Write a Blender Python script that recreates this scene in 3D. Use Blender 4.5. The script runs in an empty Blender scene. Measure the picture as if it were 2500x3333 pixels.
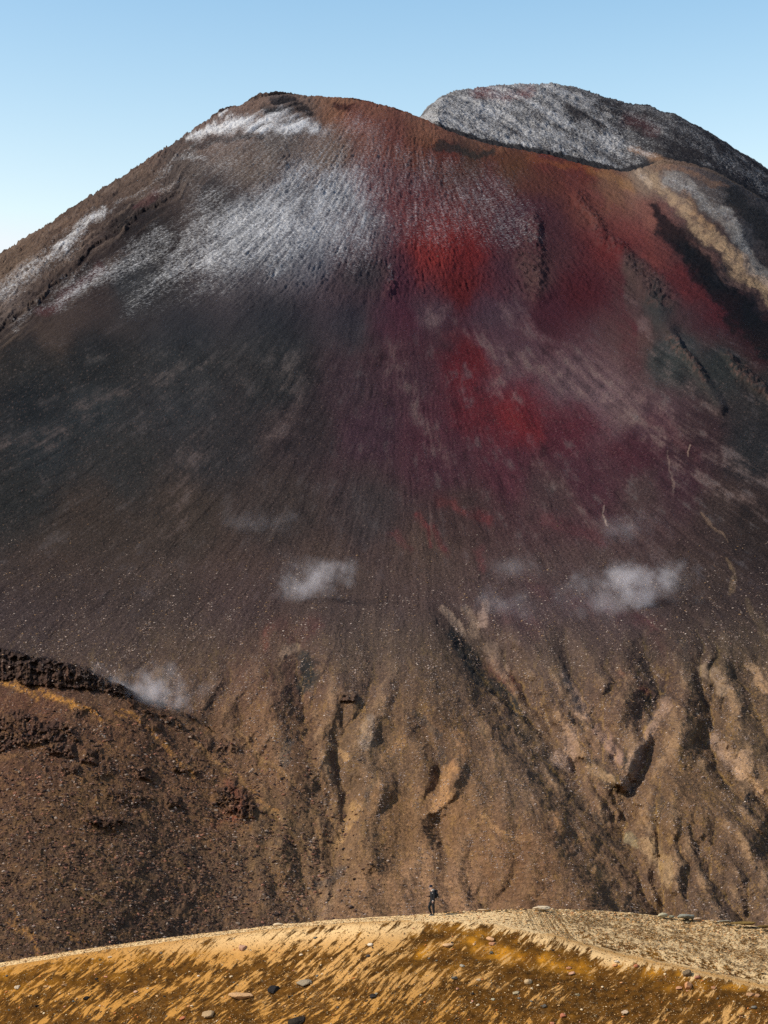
import bpy, math, random
import numpy as np
from mathutils import Vector, Matrix
sc = bpy.context.scene
R = math.radians
# ------------------------------------------------------------------ camera
# photo coordinates (2500 x 3333) are used only to say where things stand: ray() turns
# such a point into a direction and every surface below gives it a distance.
F, CX, CY, PITCH = 8000.0, 1250.0, 1666.5, R(8.77)
cam = bpy.data.cameras.new('camera'); camo = bpy.data.objects.new('camera', cam)
sc.collection.objects.link(camo); sc.camera = camo
cam.sensor_fit = 'VERTICAL'; cam.sensor_height = 24.0; cam.lens = 24.0 * F / 3333.0
cam.clip_start = 0.5; cam.clip_end = 60000
camo.location = (0, 0, 0); camo.rotation_euler = (R(90) + PITCH, 0, 0)
# ------------------------------------------------------------------ light
SUN_DIR = Vector((-0.74, -0.22, 0.63)).normalized()
sun_el = math.asin(SUN_DIR.z); sun_az = math.atan2(SUN_DIR.x, SUN_DIR.y)
w = bpy.data.worlds.new('World'); sc.world = w; w.use_nodes = True
nt = w.node_tree; bg = nt.nodes['Background']
sky = nt.nodes.new('ShaderNodeTexSky'); sky.sky_type = 'NISHITA'; sky.sun_disc = False
sky.sun_elevation = sun_el; sky.sun_rotation = sun_az
sky.altitude = 1700; sky.air_density = 2.0; sky.dust_density = 3.0; sky.ozone_density = 3.0
# grade of the sky light: deeper overhead, paler towards the horizon
sepc = nt.nodes.new('ShaderNodeSeparateColor'); comc = nt.nodes.new('ShaderNodeCombineColor')
nt.links.new(sky.outputs[0], sepc.inputs[0])
mxb = nt.nodes.new('ShaderNodeMath'); mxb.operation = 'MAXIMUM'; nt.links.new(sepc.outputs[2], mxb.inputs[0]); nt.links.new(sepc.outputs[1], mxb.inputs[1])
for ch, (ref, pw, val) in enumerate(((2.05, 3.7, 0.46), (3.21, 2.75, 0.72), (4.47, 2.3, 0.93))):
    prev = sepc.outputs[ch] if ch < 2 else mxb.outputs[0]
    for op, arg in (('DIVIDE', ref), ('POWER', pw), ('MULTIPLY', val * 10 / 1.87), ('MINIMUM', (4.7, 5.1, 5.35)[ch])):
        m_ = nt.nodes.new('ShaderNodeMath'); m_.operation = op; nt.links.new(prev, m_.inputs[0]); m_.inputs[1].default_value = arg; prev = m_.outputs[0]
    nt.links.new(prev, comc.inputs[ch])
nt.links.new(comc.outputs[0], bg.inputs[0]); bg.inputs[1].default_value = 0.1
sl = bpy.data.lights.new('sun', 'SUN'); sl.energy = 2.9; sl.angle = R(0.5); sl.color = (1.0, 0.94, 0.85)
so = bpy.data.objects.new('sun', sl); sc.collection.objects.link(so)
so.rotation_euler = SUN_DIR.to_track_quat('Z', 'Y').to_euler()
sc.view_settings.view_transform = 'Standard'; sc.view_settings.look = 'None'
sc.view_settings.exposure = 0.9; sc.view_settings.gamma = 1.0
sc.cycles.max_bounces = 4; sc.cycles.diffuse_bounces = 2; sc.cycles.volume_bounces = 1
sc.cycles.volume_step_rate = 1.0; sc.cycles.use_denoising = False
# ------------------------------------------------------------------ maths helpers
cp, sp = math.cos(PITCH), math.sin(PITCH)
def ray(px, py):
    """photo point -> (x/Y, z/Y) tangents in the world"""
    u = (px - CX) / F; v = (CY - py) / F
    yw = cp - sp * v
    return u / yw, (sp + cp * v) / yw
def sstep(a, b, x):
    t = np.clip((x - a) / (b - a), 0, 1); return t * t * (3 - 2 * t)
_prm = {}
def _perm(seed):
    if seed not in _prm:
        r = np.random.RandomState(seed)
        _prm[seed] = (r.permutation(512).astype(np.int32), (r.rand(512) * 2 * np.pi).astype(np.float32))
    return _prm[seed]
def noise(x, y, seed=0):
    """2-D gradient noise, about -1..1"""
    P, A = _perm(seed)
    x = np.asarray(x, np.float32); y = np.asarray(y, np.float32)
    xi = np.floor(x).astype(np.int32); yi = np.floor(y).astype(np.int32)
    xf = x - xi; yf = y - yi
    u = xf * xf * xf * (xf * (xf * 6 - 15) + 10); v = yf * yf * yf * (yf * (yf * 6 - 15) + 10)
    cs, sn = np.cos(A), np.sin(A)
    def g(ix, iy, dx, dy):
        h = P[(P[ix & 511] + iy) & 511]
        return cs[h] * dx + sn[h] * dy
    a = g(xi, yi, xf, yf); b = g(xi + 1, yi, xf - 1, yf)
    c = g(xi, yi + 1, xf, yf - 1); d = g(xi + 1, yi + 1, xf - 1, yf - 1)
    return ((a + (b - a) * u) * (1 - v) + (c + (d - c) * u) * v) * 1.5
def fbm(x, y, o=4, seed=0, gain=0.5, ridged=False):
    s = 0; a = 1.0; t = 0
    for i in range(o):
        n = noise(x * (2.03 ** i) + 17.3 * i, y * (2.03 ** i) - 9.1 * i, seed + i)
        if ridged: n = 1 - 2 * np.abs(n)
        s = s + a * n; t += a; a *= gain
    return s / t
def ffbm(px, py, wave, length, o=4, seed=0, gain=0.5, ridged=False):
    """noise drawn out along the fall lines of the cone, which spread and flatten as they go down"""
    lg = 3.57 * np.log2(np.maximum(0.28 * py + 250, 50)) - 30.0
    u0 = (px - 1330.0) * 2.0 ** (-lg); L = np.floor(lg); f = lg - L
    f = f * f * (3 - 2 * f); r = []
    for k in (0, 1):
        Lk = L + k
        r.append(fbm(u0 * 2.0 ** Lk / wave * 1.4 + Lk * 37.7, py / length + Lk * 11.3, o, seed, gain, ridged))
    return ((r[0] * (1 - f) + r[1] * f) / np.sqrt(f * f + (1 - f) ** 2) ** (0.0 if ridged else 1.0)).astype(np.float32)
def seg_dist(x, y, pts):
    """distance to a polyline, parameter along it (0..1) and the signed side"""
    best = np.full(x.shape, 1e9, np.float32); par = np.zeros(x.shape, np.float32); side = np.zeros(x.shape, np.float32)
    n = len(pts) - 1
    for i in range(n):
        ax, ay = pts[i][:2]; bx, by = pts[i + 1][:2]
        dx, dy = bx - ax, by - ay; L = dx * dx + dy * dy
        t = np.clip(((x - ax) * dx + (y - ay) * dy) / L, 0, 1)
        ex = x - ax - t * dx; ey = y - ay - t * dy
        d = np.sqrt(ex * ex + ey * ey); m = d < best
        best[m] = d[m]; par[m] = ((i + t) / n)[m]; side[m] = np.sign(dx * ey - dy * ex)[m]
    return best, par, side
def inside(x, y, poly):
    c = np.zeros(x.shape, bool); n = len(poly)
    for i in range(n):
        x0, y0 = poly[i]; x1, y1 = poly[(i + 1) % n]
        if y0 == y1: continue
        c ^= ((y0 > y) != (y1 > y)) & (x < (x1 - x0) * (y - y0) / (y1 - y0) + x0)
    return c
class Field:
    """a chart over a surface in photo units, with strokes and areas laid on it"""
    def __init__(s, x, y): s.x = x; s.y = y; s.shape = x.shape
    def _box(s, pts, pad):
        a = np.array([p[:2] for p in pts]); lo = a.min(0) - pad; hi = a.max(0) + pad
        return (s.x > lo[0]) & (s.x < hi[0]) & (s.y > lo[1]) & (s.y < hi[1])
    def stroke(s, pts, w0, w1=None, hard=0.0, sided=False, taper=0.0):
        w1 = w0 if w1 is None else w1
        m = s._box(pts, max(w0, w1) + 2); out = np.zeros(s.shape, np.float32)
        if not m.any(): return out
        d, t, sd = seg_dist(s.x[m], s.y[m], pts)
        w = w0 + (w1 - w0) * t
        v = 1 - sstep(hard, 1, d / w)
        if taper: v = v * sstep(0, taper, t)
        out[m] = v * (sd if sided else 1)
        return out
    def area(s, poly, soft):
        m = s._box(poly, soft + 2); out = np.zeros(s.shape, np.float32)
        if not m.any(): return out
        x, y = s.x[m], s.y[m]
        d, _, _ = seg_dist(x, y, list(poly) + [poly[0]])
        d = np.where(inside(x, y, poly), d, -d)
        out[m] = sstep(-soft, soft, d)
        return out
def lin(c):
    c = np.asarray(c, np.float32) / 255.0
    return np.where(c <= 0.04045, c / 12.92, ((c + 0.055) / 1.055) ** 2.4)
def interp(x, pts):
    a = np.array(pts, float); return np.interp(x, a[:, 0], a[:, 1])
def smooth(a, k):
    ker = np.hanning(k + 2)[1:-1]; ker /= ker.sum()
    return np.convolve(np.pad(a, (k // 2, k - 1 - k // 2), 'edge'), ker, 'valid')
# ------------------------------------------------------------------ mesh helpers
def grid_mesh(name, X, Y, Z, attrs, mat, flip=False):
    h, wd = X.shape
    me = bpy.data.meshes.new(name)
    co = np.stack([X, Y, Z], -1).reshape(-1, 3).astype(np.float32)
    me.vertices.add(len(co)); me.vertices.foreach_set('co', co.ravel())
    i = np.arange(h * wd, dtype=np.int32).reshape(h, wd)
    q = np.stack([i[:-1, :-1], i[:-1, 1:], i[1:, 1:], i[1:, :-1]], -1).reshape(-1, 4)
    if flip: q = q[:, ::-1]
    me.loops.add(q.size); me.loops.foreach_set('vertex_index', np.ascontiguousarray(q).ravel())
    me.polygons.add(len(q)); me.polygons.foreach_set('loop_start', np.arange(0, q.size, 4, dtype=np.int32))
    me.polygons.foreach_set('use_smooth', np.ones(len(q), bool))
    put_attrs(me, attrs)
    me.update(calc_edges=True)
    o = bpy.data.objects.new(name, me); sc.collection.objects.link(o)
    me.materials.append(mat)
    return o
def put_attrs(me, attrs):
    for k, v in attrs.items():
        v = np.asarray(v, np.float32)
        n = len(me.vertices)
        if v.size == n:
            a = me.attributes.new(k, 'FLOAT', 'POINT'); a.data.foreach_set('value', v.ravel())
        else:
            v = v.reshape(n, 3)
            if k.startswith('col'):
                a = me.attributes.new(k, 'FLOAT_COLOR', 'POINT')
                a.data.foreach_set('color', np.concatenate([v, np.ones((n, 1), np.float32)], 1).ravel())
            else:
                a = me.attributes.new(k, 'FLOAT_VECTOR', 'POINT'); a.data.foreach_set('vector', v.ravel())
def tri_mesh(name, co, tris, attrs, mat, smooth_=False):
    me = bpy.data.meshes.new(name)
    co = np.asarray(co, np.float32); tris = np.asarray(tris, np.int32)
    me.vertices.add(len(co)); me.vertices.foreach_set('co', co.ravel())
    me.loops.add(tris.size); me.loops.foreach_set('vertex_index', tris.ravel())
    me.polygons.add(len(tris)); me.polygons.foreach_set('loop_start', np.arange(0, tris.size, 3, dtype=np.int32))
    me.polygons.foreach_set('use_smooth', np.full(len(tris), smooth_, bool))
    put_attrs(me, attrs); me.update(calc_edges=True)
    o = bpy.data.objects.new(name, me); sc.collection.objects.link(o); me.materials.append(mat)
    return o
def tag(o, label=None, cat=None, group=None, kind=None):
    if label: o['label'] = label
    if cat: o['category'] = cat
    if group: o['group'] = group
    if kind: o['kind'] = kind
    return o
# ------------------------------------------------------------------ node helpers
class NT:
    def __init__(s, name):
        s.m = bpy.data.materials.new(name); s.m.use_nodes = True; s.t = s.m.node_tree
        s.b = s.t.nodes['Principled BSDF']; s.out = s.t.nodes['Material Output']
        s.b.inputs['Specular IOR Level'].default_value = 0.02
    def n(s, typ, **kw):
        nd = s.t.nodes.new(typ)
        for k, v in kw.items(): setattr(nd, k, v)
        return nd
    def L(s, a, b): s.t.links.new(a, b)
    def attr(s, name, out='Fac'):
        a = s.n('ShaderNodeAttribute'); a.attribute_name = name; return a.outputs[out]
    def math(s, op, a, b=None, c=None, clamp=False):
        nd = s.n('ShaderNodeMath', operation=op, use_clamp=clamp)
        for i, v in enumerate((a, b, c)):
            if v is None: continue
            if isinstance(v, (int, float)): nd.inputs[i].default_value = v
            else: s.L(v, nd.inputs[i])
        return nd.outputs[0]
    def vmul(s, vec, sc_):
        nd = s.n('ShaderNodeVectorMath', operation='MULTIPLY'); s.L(vec, nd.inputs[0]); nd.inputs[1].default_value = sc_
        return nd.outputs[0]
    def noise(s, vec, scale, detail=4, rough=0.55, dist=0.0, color=False):
        nd = s.n('ShaderNodeTexNoise'); nd.inputs['Scale'].default_value = scale
        nd.inputs['Detail'].default_value = detail; nd.inputs['Roughness'].default_value = rough
        nd.inputs['Distortion'].default_value = dist
        if vec is not None: s.L(vec, nd.inputs['Vector'])
        return nd.outputs['Color' if color else 'Fac']
    def voro(s, vec, scale, feature='F1', out='Distance'):
        nd = s.n('ShaderNodeTexVoronoi', feature=feature); nd.inputs['Scale'].default_value = scale
        s.L(vec, nd.inputs['Vector']); return nd.outputs[out]
    def ramp(s, fac, a, b):
        nd = s.n('ShaderNodeMapRange', interpolation_type='SMOOTHSTEP'); s.L(fac, nd.inputs[0])
        for i, v in ((1, a), (2, b)):
            if isinstance(v, (int, float)): nd.inputs[i].default_value = v
            else: s.L(v, nd.inputs[i])
        return nd.outputs[0]
    def mix(s, fac, a, b, blend='MIX'):
        nd = s.n('ShaderNodeMix', data_type='RGBA', blend_type=blend)
        if isinstance(fac, (int, float)): nd.inputs[0].default_value = fac
        else: s.L(fac, nd.inputs[0])
        for i, v in ((6, a), (7, b)):
            if isinstance(v, (tuple, list, np.ndarray)): nd.inputs[i].default_value = (*[float(q) for q in v[:3]], 1)
            else: s.L(v, nd.inputs[i])
        return nd.outputs[2]
    def scale_color(s, col, fac):
        nd = s.n('ShaderNodeVectorMath', operation='SCALE'); s.L(col, nd.inputs[0]); s.L(fac, nd.inputs['Scale'])
        return nd.outputs[0]
    def bump(s, hgt, strength, dist):
        nd = s.n('ShaderNodeBump'); nd.inputs['Strength'].default_value = strength; nd.inputs['Distance'].default_value = dist
        s.L(hgt, nd.inputs['Height']); s.L(nd.outputs[0], s.b.inputs['Normal']); return nd
    def pos(s):
        return s.n('ShaderNodeNewGeometry').outputs['Position']
EXPO = 1.17      # light a face on the slope receives, used to turn wished tones into albedo
# ------------------------------------------------------------------ materials
def mountain_material():
    s = NT('volcanic_slope'); s.b.inputs['Roughness'].default_value = 0.95
    P = s.pos(); fl = s.attr('flow', 'Vector'); col = s.attr('col', 'Color')
    fine = s.noise(P, 0.9, 5, 0.7)
    streak = s.attr('streak')
    grit = s.noise(P, 2.6, 3, 0.75)
    k = s.math('MULTIPLY_ADD', s.math('SUBTRACT', fine, 0.5), 2.0, 1.0)
    k = s.math('MULTIPLY_ADD', s.math('SUBTRACT', streak, 0.5), 0.8, k)
    k = s.math('MULTIPLY_ADD', s.math('SUBTRACT', grit, 0.5), 1.5, k)
    k = s.math('MAXIMUM', k, 0.25)
    c = s.scale_color(col, k)
    snow = s.attr('snow')
    sn = s.math('ADD', snow, s.math('MULTIPLY', s.math('SUBTRACT', s.noise(P, 0.55, 5, 0.72), 0.5), 1.6))
    sn = s.math('ADD', sn, s.math('MULTIPLY', s.math('SUBTRACT', streak, 0.5), 0.6))
    f = s.math('MULTIPLY', s.ramp(sn, 0.22, 0.95), s.ramp(snow, 0.02, 0.2))
    c = s.mix(f, c, (0.50, 0.49, 0.485))
    s.L(c, s.b.inputs['Base Color'])
    hgt = s.math('ADD', s.noise(P, 0.7, 5, 0.7), s.math('MULTIPLY', f, 0.35))
    s.bump(hgt, 0.75, 2.2)
    return s.m
def rock_material(name, scale=1.0):
    s = NT(name); s.b.inputs['Roughness'].default_value = 0.9
    col = s.attr('col', 'Color'); P = s.n('ShaderNodeTexCoord').outputs['Object']
    n = s.noise(P, 4.0 * scale, 6, 0.65)
    k = s.math('MULTIPLY_ADD', s.math('SUBTRACT', n, 0.5), 1.3, 1.0)
    s.L(s.scale_color(col, s.math('MAXIMUM', k, 0.3)), s.b.inputs['Base Color'])
    s.bump(s.noise(P, 9.0 * scale, 5, 0.7), 0.5, 0.08 / scale)
    return s.m
def sand_material():
    s = NT('ochre_sand'); s.b.inputs['Roughness'].default_value = 0.95
    P = s.pos(); fl = s.attr('flow', 'Vector')
    damp = s.attr('damp'); gold = s.attr('gold'); pale = s.attr('pale'); grav = s.attr('gravel')
    big = s.noise(s.vmul(fl, (1.0, 0.19, 0)), 4.6, 9, 0.66, 0.35)
    sml = s.noise(s.vmul(fl, (1.0, 0.25, 0)), 7.0, 5, 0.65, 0.3)
    huge = s.noise(s.vmul(fl, (1.0, 0.22, 0)), 1.1, 3, 0.5, 0.4)
    v = s.math('ADD', s.math('ADD', s.math('MULTIPLY', big, 0.56), s.math('MULTIPLY', huge, 0.24)), s.math('MULTIPLY', sml, 0.20))
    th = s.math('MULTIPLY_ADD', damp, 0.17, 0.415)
    f = s.ramp(v, s.math('SUBTRACT', th, 0.03), s.math('ADD', th, 0.03))      # 1 = dry sand, 0 = damp ground, with painted shade low on the face
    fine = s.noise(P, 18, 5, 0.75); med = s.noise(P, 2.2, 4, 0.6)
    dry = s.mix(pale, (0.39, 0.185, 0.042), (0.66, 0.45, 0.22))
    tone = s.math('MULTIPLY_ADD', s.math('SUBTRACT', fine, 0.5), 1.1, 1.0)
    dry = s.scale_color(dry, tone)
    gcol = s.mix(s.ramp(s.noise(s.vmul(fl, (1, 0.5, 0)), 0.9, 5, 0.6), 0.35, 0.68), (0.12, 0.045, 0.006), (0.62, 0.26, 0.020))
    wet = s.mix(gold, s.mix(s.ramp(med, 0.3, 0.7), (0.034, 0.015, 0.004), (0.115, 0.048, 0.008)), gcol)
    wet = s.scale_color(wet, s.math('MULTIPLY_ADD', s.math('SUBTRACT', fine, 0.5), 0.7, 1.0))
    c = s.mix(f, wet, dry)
    # gravel: many small stones of mixed tone
    vc = s.n('ShaderNodeTexVoronoi'); vc.inputs['Scale'].default_value = 11.0; s.L(P, vc.inputs['Vector'])
    sep = s.n('ShaderNodeSeparateColor'); s.L(vc.outputs['Color'], sep.inputs[0])
    gc = s.mix(s.ramp(sep.outputs[0], 0.1, 0.95), (0.05, 0.035, 0.018), (0.55, 0.38, 0.20))
    gf = s.ramp(s.math('ADD', sep.outputs[1], s.math('MULTIPLY', s.math('SUBTRACT', s.noise(P, 0.9, 3, 0.6), 0.5), 0.8)), s.math('SUBTRACT', 1.0, grav), s.math('SUBTRACT', 1.12, grav))
    gf = s.math('MULTIPLY', s.math('MULTIPLY', gf, s.ramp(grav, 0.35, 0.6)), 0.55)
    c = s.mix(gf, c, gc)
    s.L(c, s.b.inputs['Base Color'])
    hgt = s.math('ADD', s.math('MULTIPLY', f, 0.25), s.math('ADD', fine, s.math('MULTIPLY', gf, 0.5)))
    s.bump(hgt, 0.6, 0.06)
    return s.m
def plain(name, rgb, rough=0.8, var=0.25, scale=20.0, spec=0.2):
    s = NT(name); s.b.inputs['Roughness'].default_value = rough; s.b.inputs['Specular IOR Level'].default_value = spec
    P = s.n('ShaderNodeTexCoord').outputs['Object']
    n = s.noise(P, scale, 3, 0.6)
    a = s.mix(n, tuple(q * (1 - var) for q in rgb), tuple(min(1, q * (1 + var)) for q in rgb))
    s.L(a, s.b.inputs['Base Color']); return s.m
M_mtn = mountain_material(); M_rock = rock_material('loose_rock'); M_far = rock_material('slope_boulder', 0.5); M_sand = sand_material()
# ------------------------------------------------------------------ the volcano
SKY_A = [(-500, 1130), (-250, 985), (0, 832), (60, 800), (150, 742), (250, 672), (330, 625), (420, 568), (480, 525), (560, 476),
         (640, 420), (690, 385), (720, 362), (745, 350), (775, 352), (790, 345), (820, 322), (850, 303), (880, 299), (920, 303),
         (1000, 312), (1080, 318), (1150, 320), (1220, 336), (1300, 357), (1380, 388), (1450, 425), (1520, 450), (1600, 474),
         (1700, 490), (1780, 505), (1860, 528), (1950, 550), (2040, 562), (2100, 545), (2160, 520), (2240, 530), (2330, 560),
         (2420, 610), (2500, 660), (2650, 760), (2900, 930), (3100, 1060)]
SKY_B = [(1250, 520), (1330, 430), (1375, 380), (1400, 350), (1440, 322), (1480, 308), (1560, 294), (1640, 286), (1720, 282),
         (1800, 281), (1850, 288), (1900, 305), (1960, 322), (2020, 338), (2080, 347), (2120, 352), (2160, 372), (2200, 372),
         (2230, 395), (2280, 418), (2340, 455), (2400, 492), (2450, 522), (2500, 556), (2650, 665), (2900, 850), (3100, 1000)]
XA, YA, ZA, S0, C0, K0 = 45.0, 2020.0, 690.0, 0.68, 130.0, 0.00008
def zcone(x, y):
    r2 = (x - XA) ** 2 + (y - YA) ** 2
    return ZA - S0 * (np.sqrt(r2 + C0 * C0) - C0) + K0 * r2
STEP = 2.7
cols = np.arange(-420, 2960, STEP)
def sky_line(pts, x, k=9):
    return smooth(interp(x, pts), k)
skyA = sky_line(SKY_A, cols); skyAS = smooth(skyA, 181)
def cone_table(x_photo, sky_py):
    """for every column: smooth cone distance as a function of photo height"""
    a, bs = ray(x_photo, sky_py)
    Ys = np.concatenate([np.linspace(250, 1500, 500), np.linspace(1503, 2900, 1100)])
    return Ys
def cone_depth(PX, PY, skypy):
    """rows below the skyline: near side of the cone"""
    out = np.empty(PX.shape); back = []
    Ys = np.concatenate([np.linspace(200, 1500, 400), np.linspace(1502, 2800, 900)])
    for j in range(PX.shape[1]):
        a, b = ray(PX[:, j], PY[:, j]); a0, bsky = ray(PX[0, j], skyAS[j])
        bc = zcone(a0 * Ys, Ys) / Ys
        k = int(np.argmax(bc)); bs = bc[k]
        bb = b + (bs - bsky) * np.clip(b / bsky, 0, 1) ** 1.5
        mono = np.maximum.accumulate(bc[:k + 1]) + np.arange(k + 1) * 1e-9
        out[:, j] = np.interp(np.minimum(bb, bs), mono, Ys[:k + 1]); back.append((Ys[k], bs))
    return out, back
nrow = int((3560 - 320) / STEP)
T = np.linspace(0, 1, nrow)[:, None]                       # 0 = bottom, 1 = skyline
PX = np.repeat(cols[None, :], nrow, 0)
PY = 3560 + (skyA[None, :] - 3560) * T
YB, backs = cone_depth(PX, PY, skyA)
PXf = PX.astype(np.float32); PYf = PY.astype(np.float32)
wx = PXf + 22 * fbm(PXf / 90, PYf / 90, 4, 3); wy = PYf + 22 * fbm(PXf / 90, PYf / 90, 4, 9)
Fm = Field(wx, wy)                                         # slightly ragged edges
wx2 = PXf + 55 * fbm(PXf / 160, PYf / 160, 5, 13, 0.6); wy2 = PYf + 55 * fbm(PXf / 160, PYf / 160, 5, 19, 0.6)
Fw = Field(wx2, wy2)                                       # very ragged edges
Fs = Field(PXf, PYf)
# flow coordinates: across and down the fall line of the cone, metres
ax_, bz_ = ray(PX, PY); X0 = ax_ * YB; Z0 = bz_ * YB
th = np.arctan2(X0 - XA, YA + 60 - YB); rr = np.hypot(X0 - XA, YA + 60 - YB)
FU = (th * 700).astype(np.float32); FV = rr.astype(np.float32)
# ---- large relief, as metres along the sight line (negative = nearer)
D = np.zeros(PX.shape, np.float32)
low = sstep(1950, 2350, PYf)
ERO_K = 0.55
guide = np.zeros(PX.shape, np.float32)
GUL = [  # gully lines, width, depth
    ([(1420, 1900), (1480, 2010), (1560, 2120), (1650, 2240), (1760, 2380), (1870, 2530), (1960, 2660), (2060, 2800), (2150, 2980)], 70, 150, 26),
    ([(950, 2130), (965, 2250), (990, 2400), (1060, 2520), (1085, 2680), (1070, 2820), (1000, 2960)], 60, 140, 8),
    ([(1210, 2160), (1180, 2290), (1120, 2400), (1135, 2520), (1170, 2620), (1100, 2780)], 45, 60, 5),
    ([(1590, 1950), (1640, 2080), (1700, 2190), (1800, 2360), (1880, 2480)], 40, 60, 9),
    ([(1800, 1990), (1840, 2110), (1890, 2240), (1920, 2330), (1990, 2440), (2010, 2560)], 45, 70, 12),
    ([(2060, 1990), (2100, 2130), (2150, 2250), (2110, 2370), (2080, 2500), (2060, 2650)], 60, 90, 16),
    ([(2220, 2080), (2290, 2230), (2330, 2340), (2285, 2420), (2330, 2520), (2430, 2620), (2520, 2700)], 60, 90, 16),
    ([(2400, 2120), (2440, 2260), (2520, 2400)], 50, 70, 10),
    ([(2330, 2380), (2400, 2500), (2470, 2600)], 30, 45, 7),
    ([(1340, 2330), (1420, 2420), (1440, 2500)], 40, 60, 7),
    ([(1460, 2440), (1430, 2560), (1420, 2640), (1440, 2720)], 35, 50, 7),
    ([(2200, 2700), (2250, 2780), (2330, 2860), (2420, 2980)], 40, 70, 8),
    ([(1800, 2680), (1900, 2800), (1990, 2900)], 40, 70, 8),
]
for pts, w0, w1, dep in GUL:
    gs_ = dep * Fm.stroke(pts, w0 * 1.3, w1 * 1.3, 0.05, taper=0.3); D += 0.8 * gs_; guide += gs_
RID = [
    ([(1700, 2150), (1780, 2300), (1850, 2450)], 40, 50, 9),
    ([(2160, 2290), (2080, 2440), (2000, 2560)], 45, 55, 14),
    ([(2180, 2300), (2240, 2440), (2350, 2560), (2450, 2720)], 55, 80, 12),
    ([(1500, 2420), (1480, 2540), (1420, 2640)], 40, 40, 10),
    ([(1080, 2380), (1160, 2480), (1240, 2560), (1160, 2680), (1200, 2800)], 55, 60, 10),
    ([(1300, 2080), (1360, 2300), (1560, 2560), (1750, 2780), (1900, 2960)], 150, 230, 22),
    ([(1090, 1960), (1100, 2200), (1200, 2340)], 100, 120, 12),
    ([(820, 2080), (880, 2300), (980, 2480)], 90, 120, 12),
    ([(1960, 2420), (1990, 2520), (2060, 2600)], 30, 30, 8),
    ([(2440, 2460), (2420, 2560), (2470, 2680)], 40, 40, 9),
    ([(2170, 2780), (2200, 2900), (2260, 3000)], 50, 70, 10),
]
for pts, w0, w1, dep in RID:
    D -= dep * 0.7 * Fm.stroke(pts, w0 * 1.2, w1 * 1.2, 0.0, taper=0.3)
spurM0 = sstep(-60, 60, np.where(PXf < 1075, PYf - interp(PXf, [(-600, 2000), (0, 2112), (420, 2240), (620, 2330), (860, 2500), (1040, 2720), (1075, 3300)]), -99)).astype(np.float32)
smooth_spur = Fw.area([(1230, 2380), (1330, 2200), (1480, 2330), (1650, 2540), (1850, 2740), (2080, 2950), (2150, 3100), (1060, 3100), (1110, 2850), (1190, 2700), (1220, 2560)], 50)
ridgy = ffbm(wx2, wy2, 230, 520, 5, 31, 0.5, True)
ridgy2 = ffbm(wx, wy, 70, 240, 4, 35, 0.5, True)
D -= low * (4.0 * ridgy + 0.6 * ridgy2) * (1 - 0.6 * spurM0) * (1 - 0.8 * smooth_spur)
D -= 2.0 * low * fbm(wx2 / 150 - wy2 / 420, wy2 / 330, 5, 41, 0.4, True) * (1 - 0.4 * sstep(2700, 2900, PYf))
upper = 1 - low
D -= 3.0 * upper * ffbm(wx, wy, 120, 420, 5, 51, 0.5)
# ribs and hollows high on the right flank
for pts, w0, w1, dep in [([(1880, 630), (1960, 760), (2040, 860), (2120, 960), (2180, 1060)], 26, 50, -9),
                         ([(1740, 700), (1745, 800), (1745, 880), (1760, 960)], 30, 50, -8),
                         ([(2150, 660), (2280, 800), (2420, 960), (2600, 1180)], 60, 120, 7),
                         ([(2220, 640), (2330, 760), (2460, 900), (2600, 1010)], 40, 60, -7),
                         ([(2180, 1080), (2280, 1220), (2350, 1330)], 22, 30, -8),
                         ([(2360, 1150), (2460, 1260), (2560, 1330)], 22, 30, -8)]:
    D += dep * Fm.stroke(pts, w0, w1, 0.0)
# left flank: stepped rib with a dark cliff below it
RIB = [(560, 640), (470, 690), (380, 760), (290, 830), (220, 900), (150, 960), (80, 1020), (0, 1080), (-150, 1180), (-400, 1330)]
d_, t_, s_ = seg_dist(Fm.x, Fm.y, RIB); rib_n = fbm(PXf / 30, PYf / 30, 4, 67, 0.6) * 1.6
D -= 4.5 * sstep(-7, 7, s_ * d_ + 9 * rib_n) * np.exp(-d_ / 130.0) * sstep(640, 500, Fm.x) * (Fm.y < 1400)
RIB_SIDE = np.sign(s_ * d_ + 9 * rib_n)
spur2 = Fm.stroke([(900, 540), (700, 700), (560, 850), (450, 960)], 90, 60, 0.0); D -= 8 * spur2
# front spur on the lower left with its cliff band
CREST = [(-600, 2000), (-200, 2075), (0, 2112), (90, 2135), (170, 2150), (260, 2172), (340, 2200), (420, 2240), (520, 2280), (620, 2330),
         (740, 2410), (860, 2500), (960, 2600), (1040, 2720), (1075, 2820), (1040, 2960), (1000, 3300)]
crest_y = interp(PXf, CREST[:12])
d_, t_, s_ = seg_dist(PXf, PYf + 13 * fbm(PXf / 34, PYf / 300, 5, 61, 0.6), CREST)
poly = CREST + [(1000, 3900), (-1000, 3900), (-1000, 1950)]
ins = inside(PXf, PYf + 13 * fbm(PXf / 34, PYf / 300, 5, 61, 0.6), poly)
sd = np.where(ins, d_, -d_)
edge_w = 4 + 260 * sstep(330, 760, PXf)
D -= (40 * sstep(800, 100, PXf) + interp(PXf, [(400, 14), (700, 4), (1050, 0)])) * sstep(-edge_w, edge_w, sd)
spurM = sstep(-edge_w, edge_w, sd)
cl_lo = crest_y + interp(PXf, [(-400, 110), (0, 98), (150, 88), (260, 66), (340, 46), (420, 26), (500, 8), (600, 0)])
cliff = ((PYf > crest_y) & (PYf < cl_lo + 10 * noise(PXf / 20, PYf / 20, 77)) & (PXf < 760)).astype(np.float32)
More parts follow.
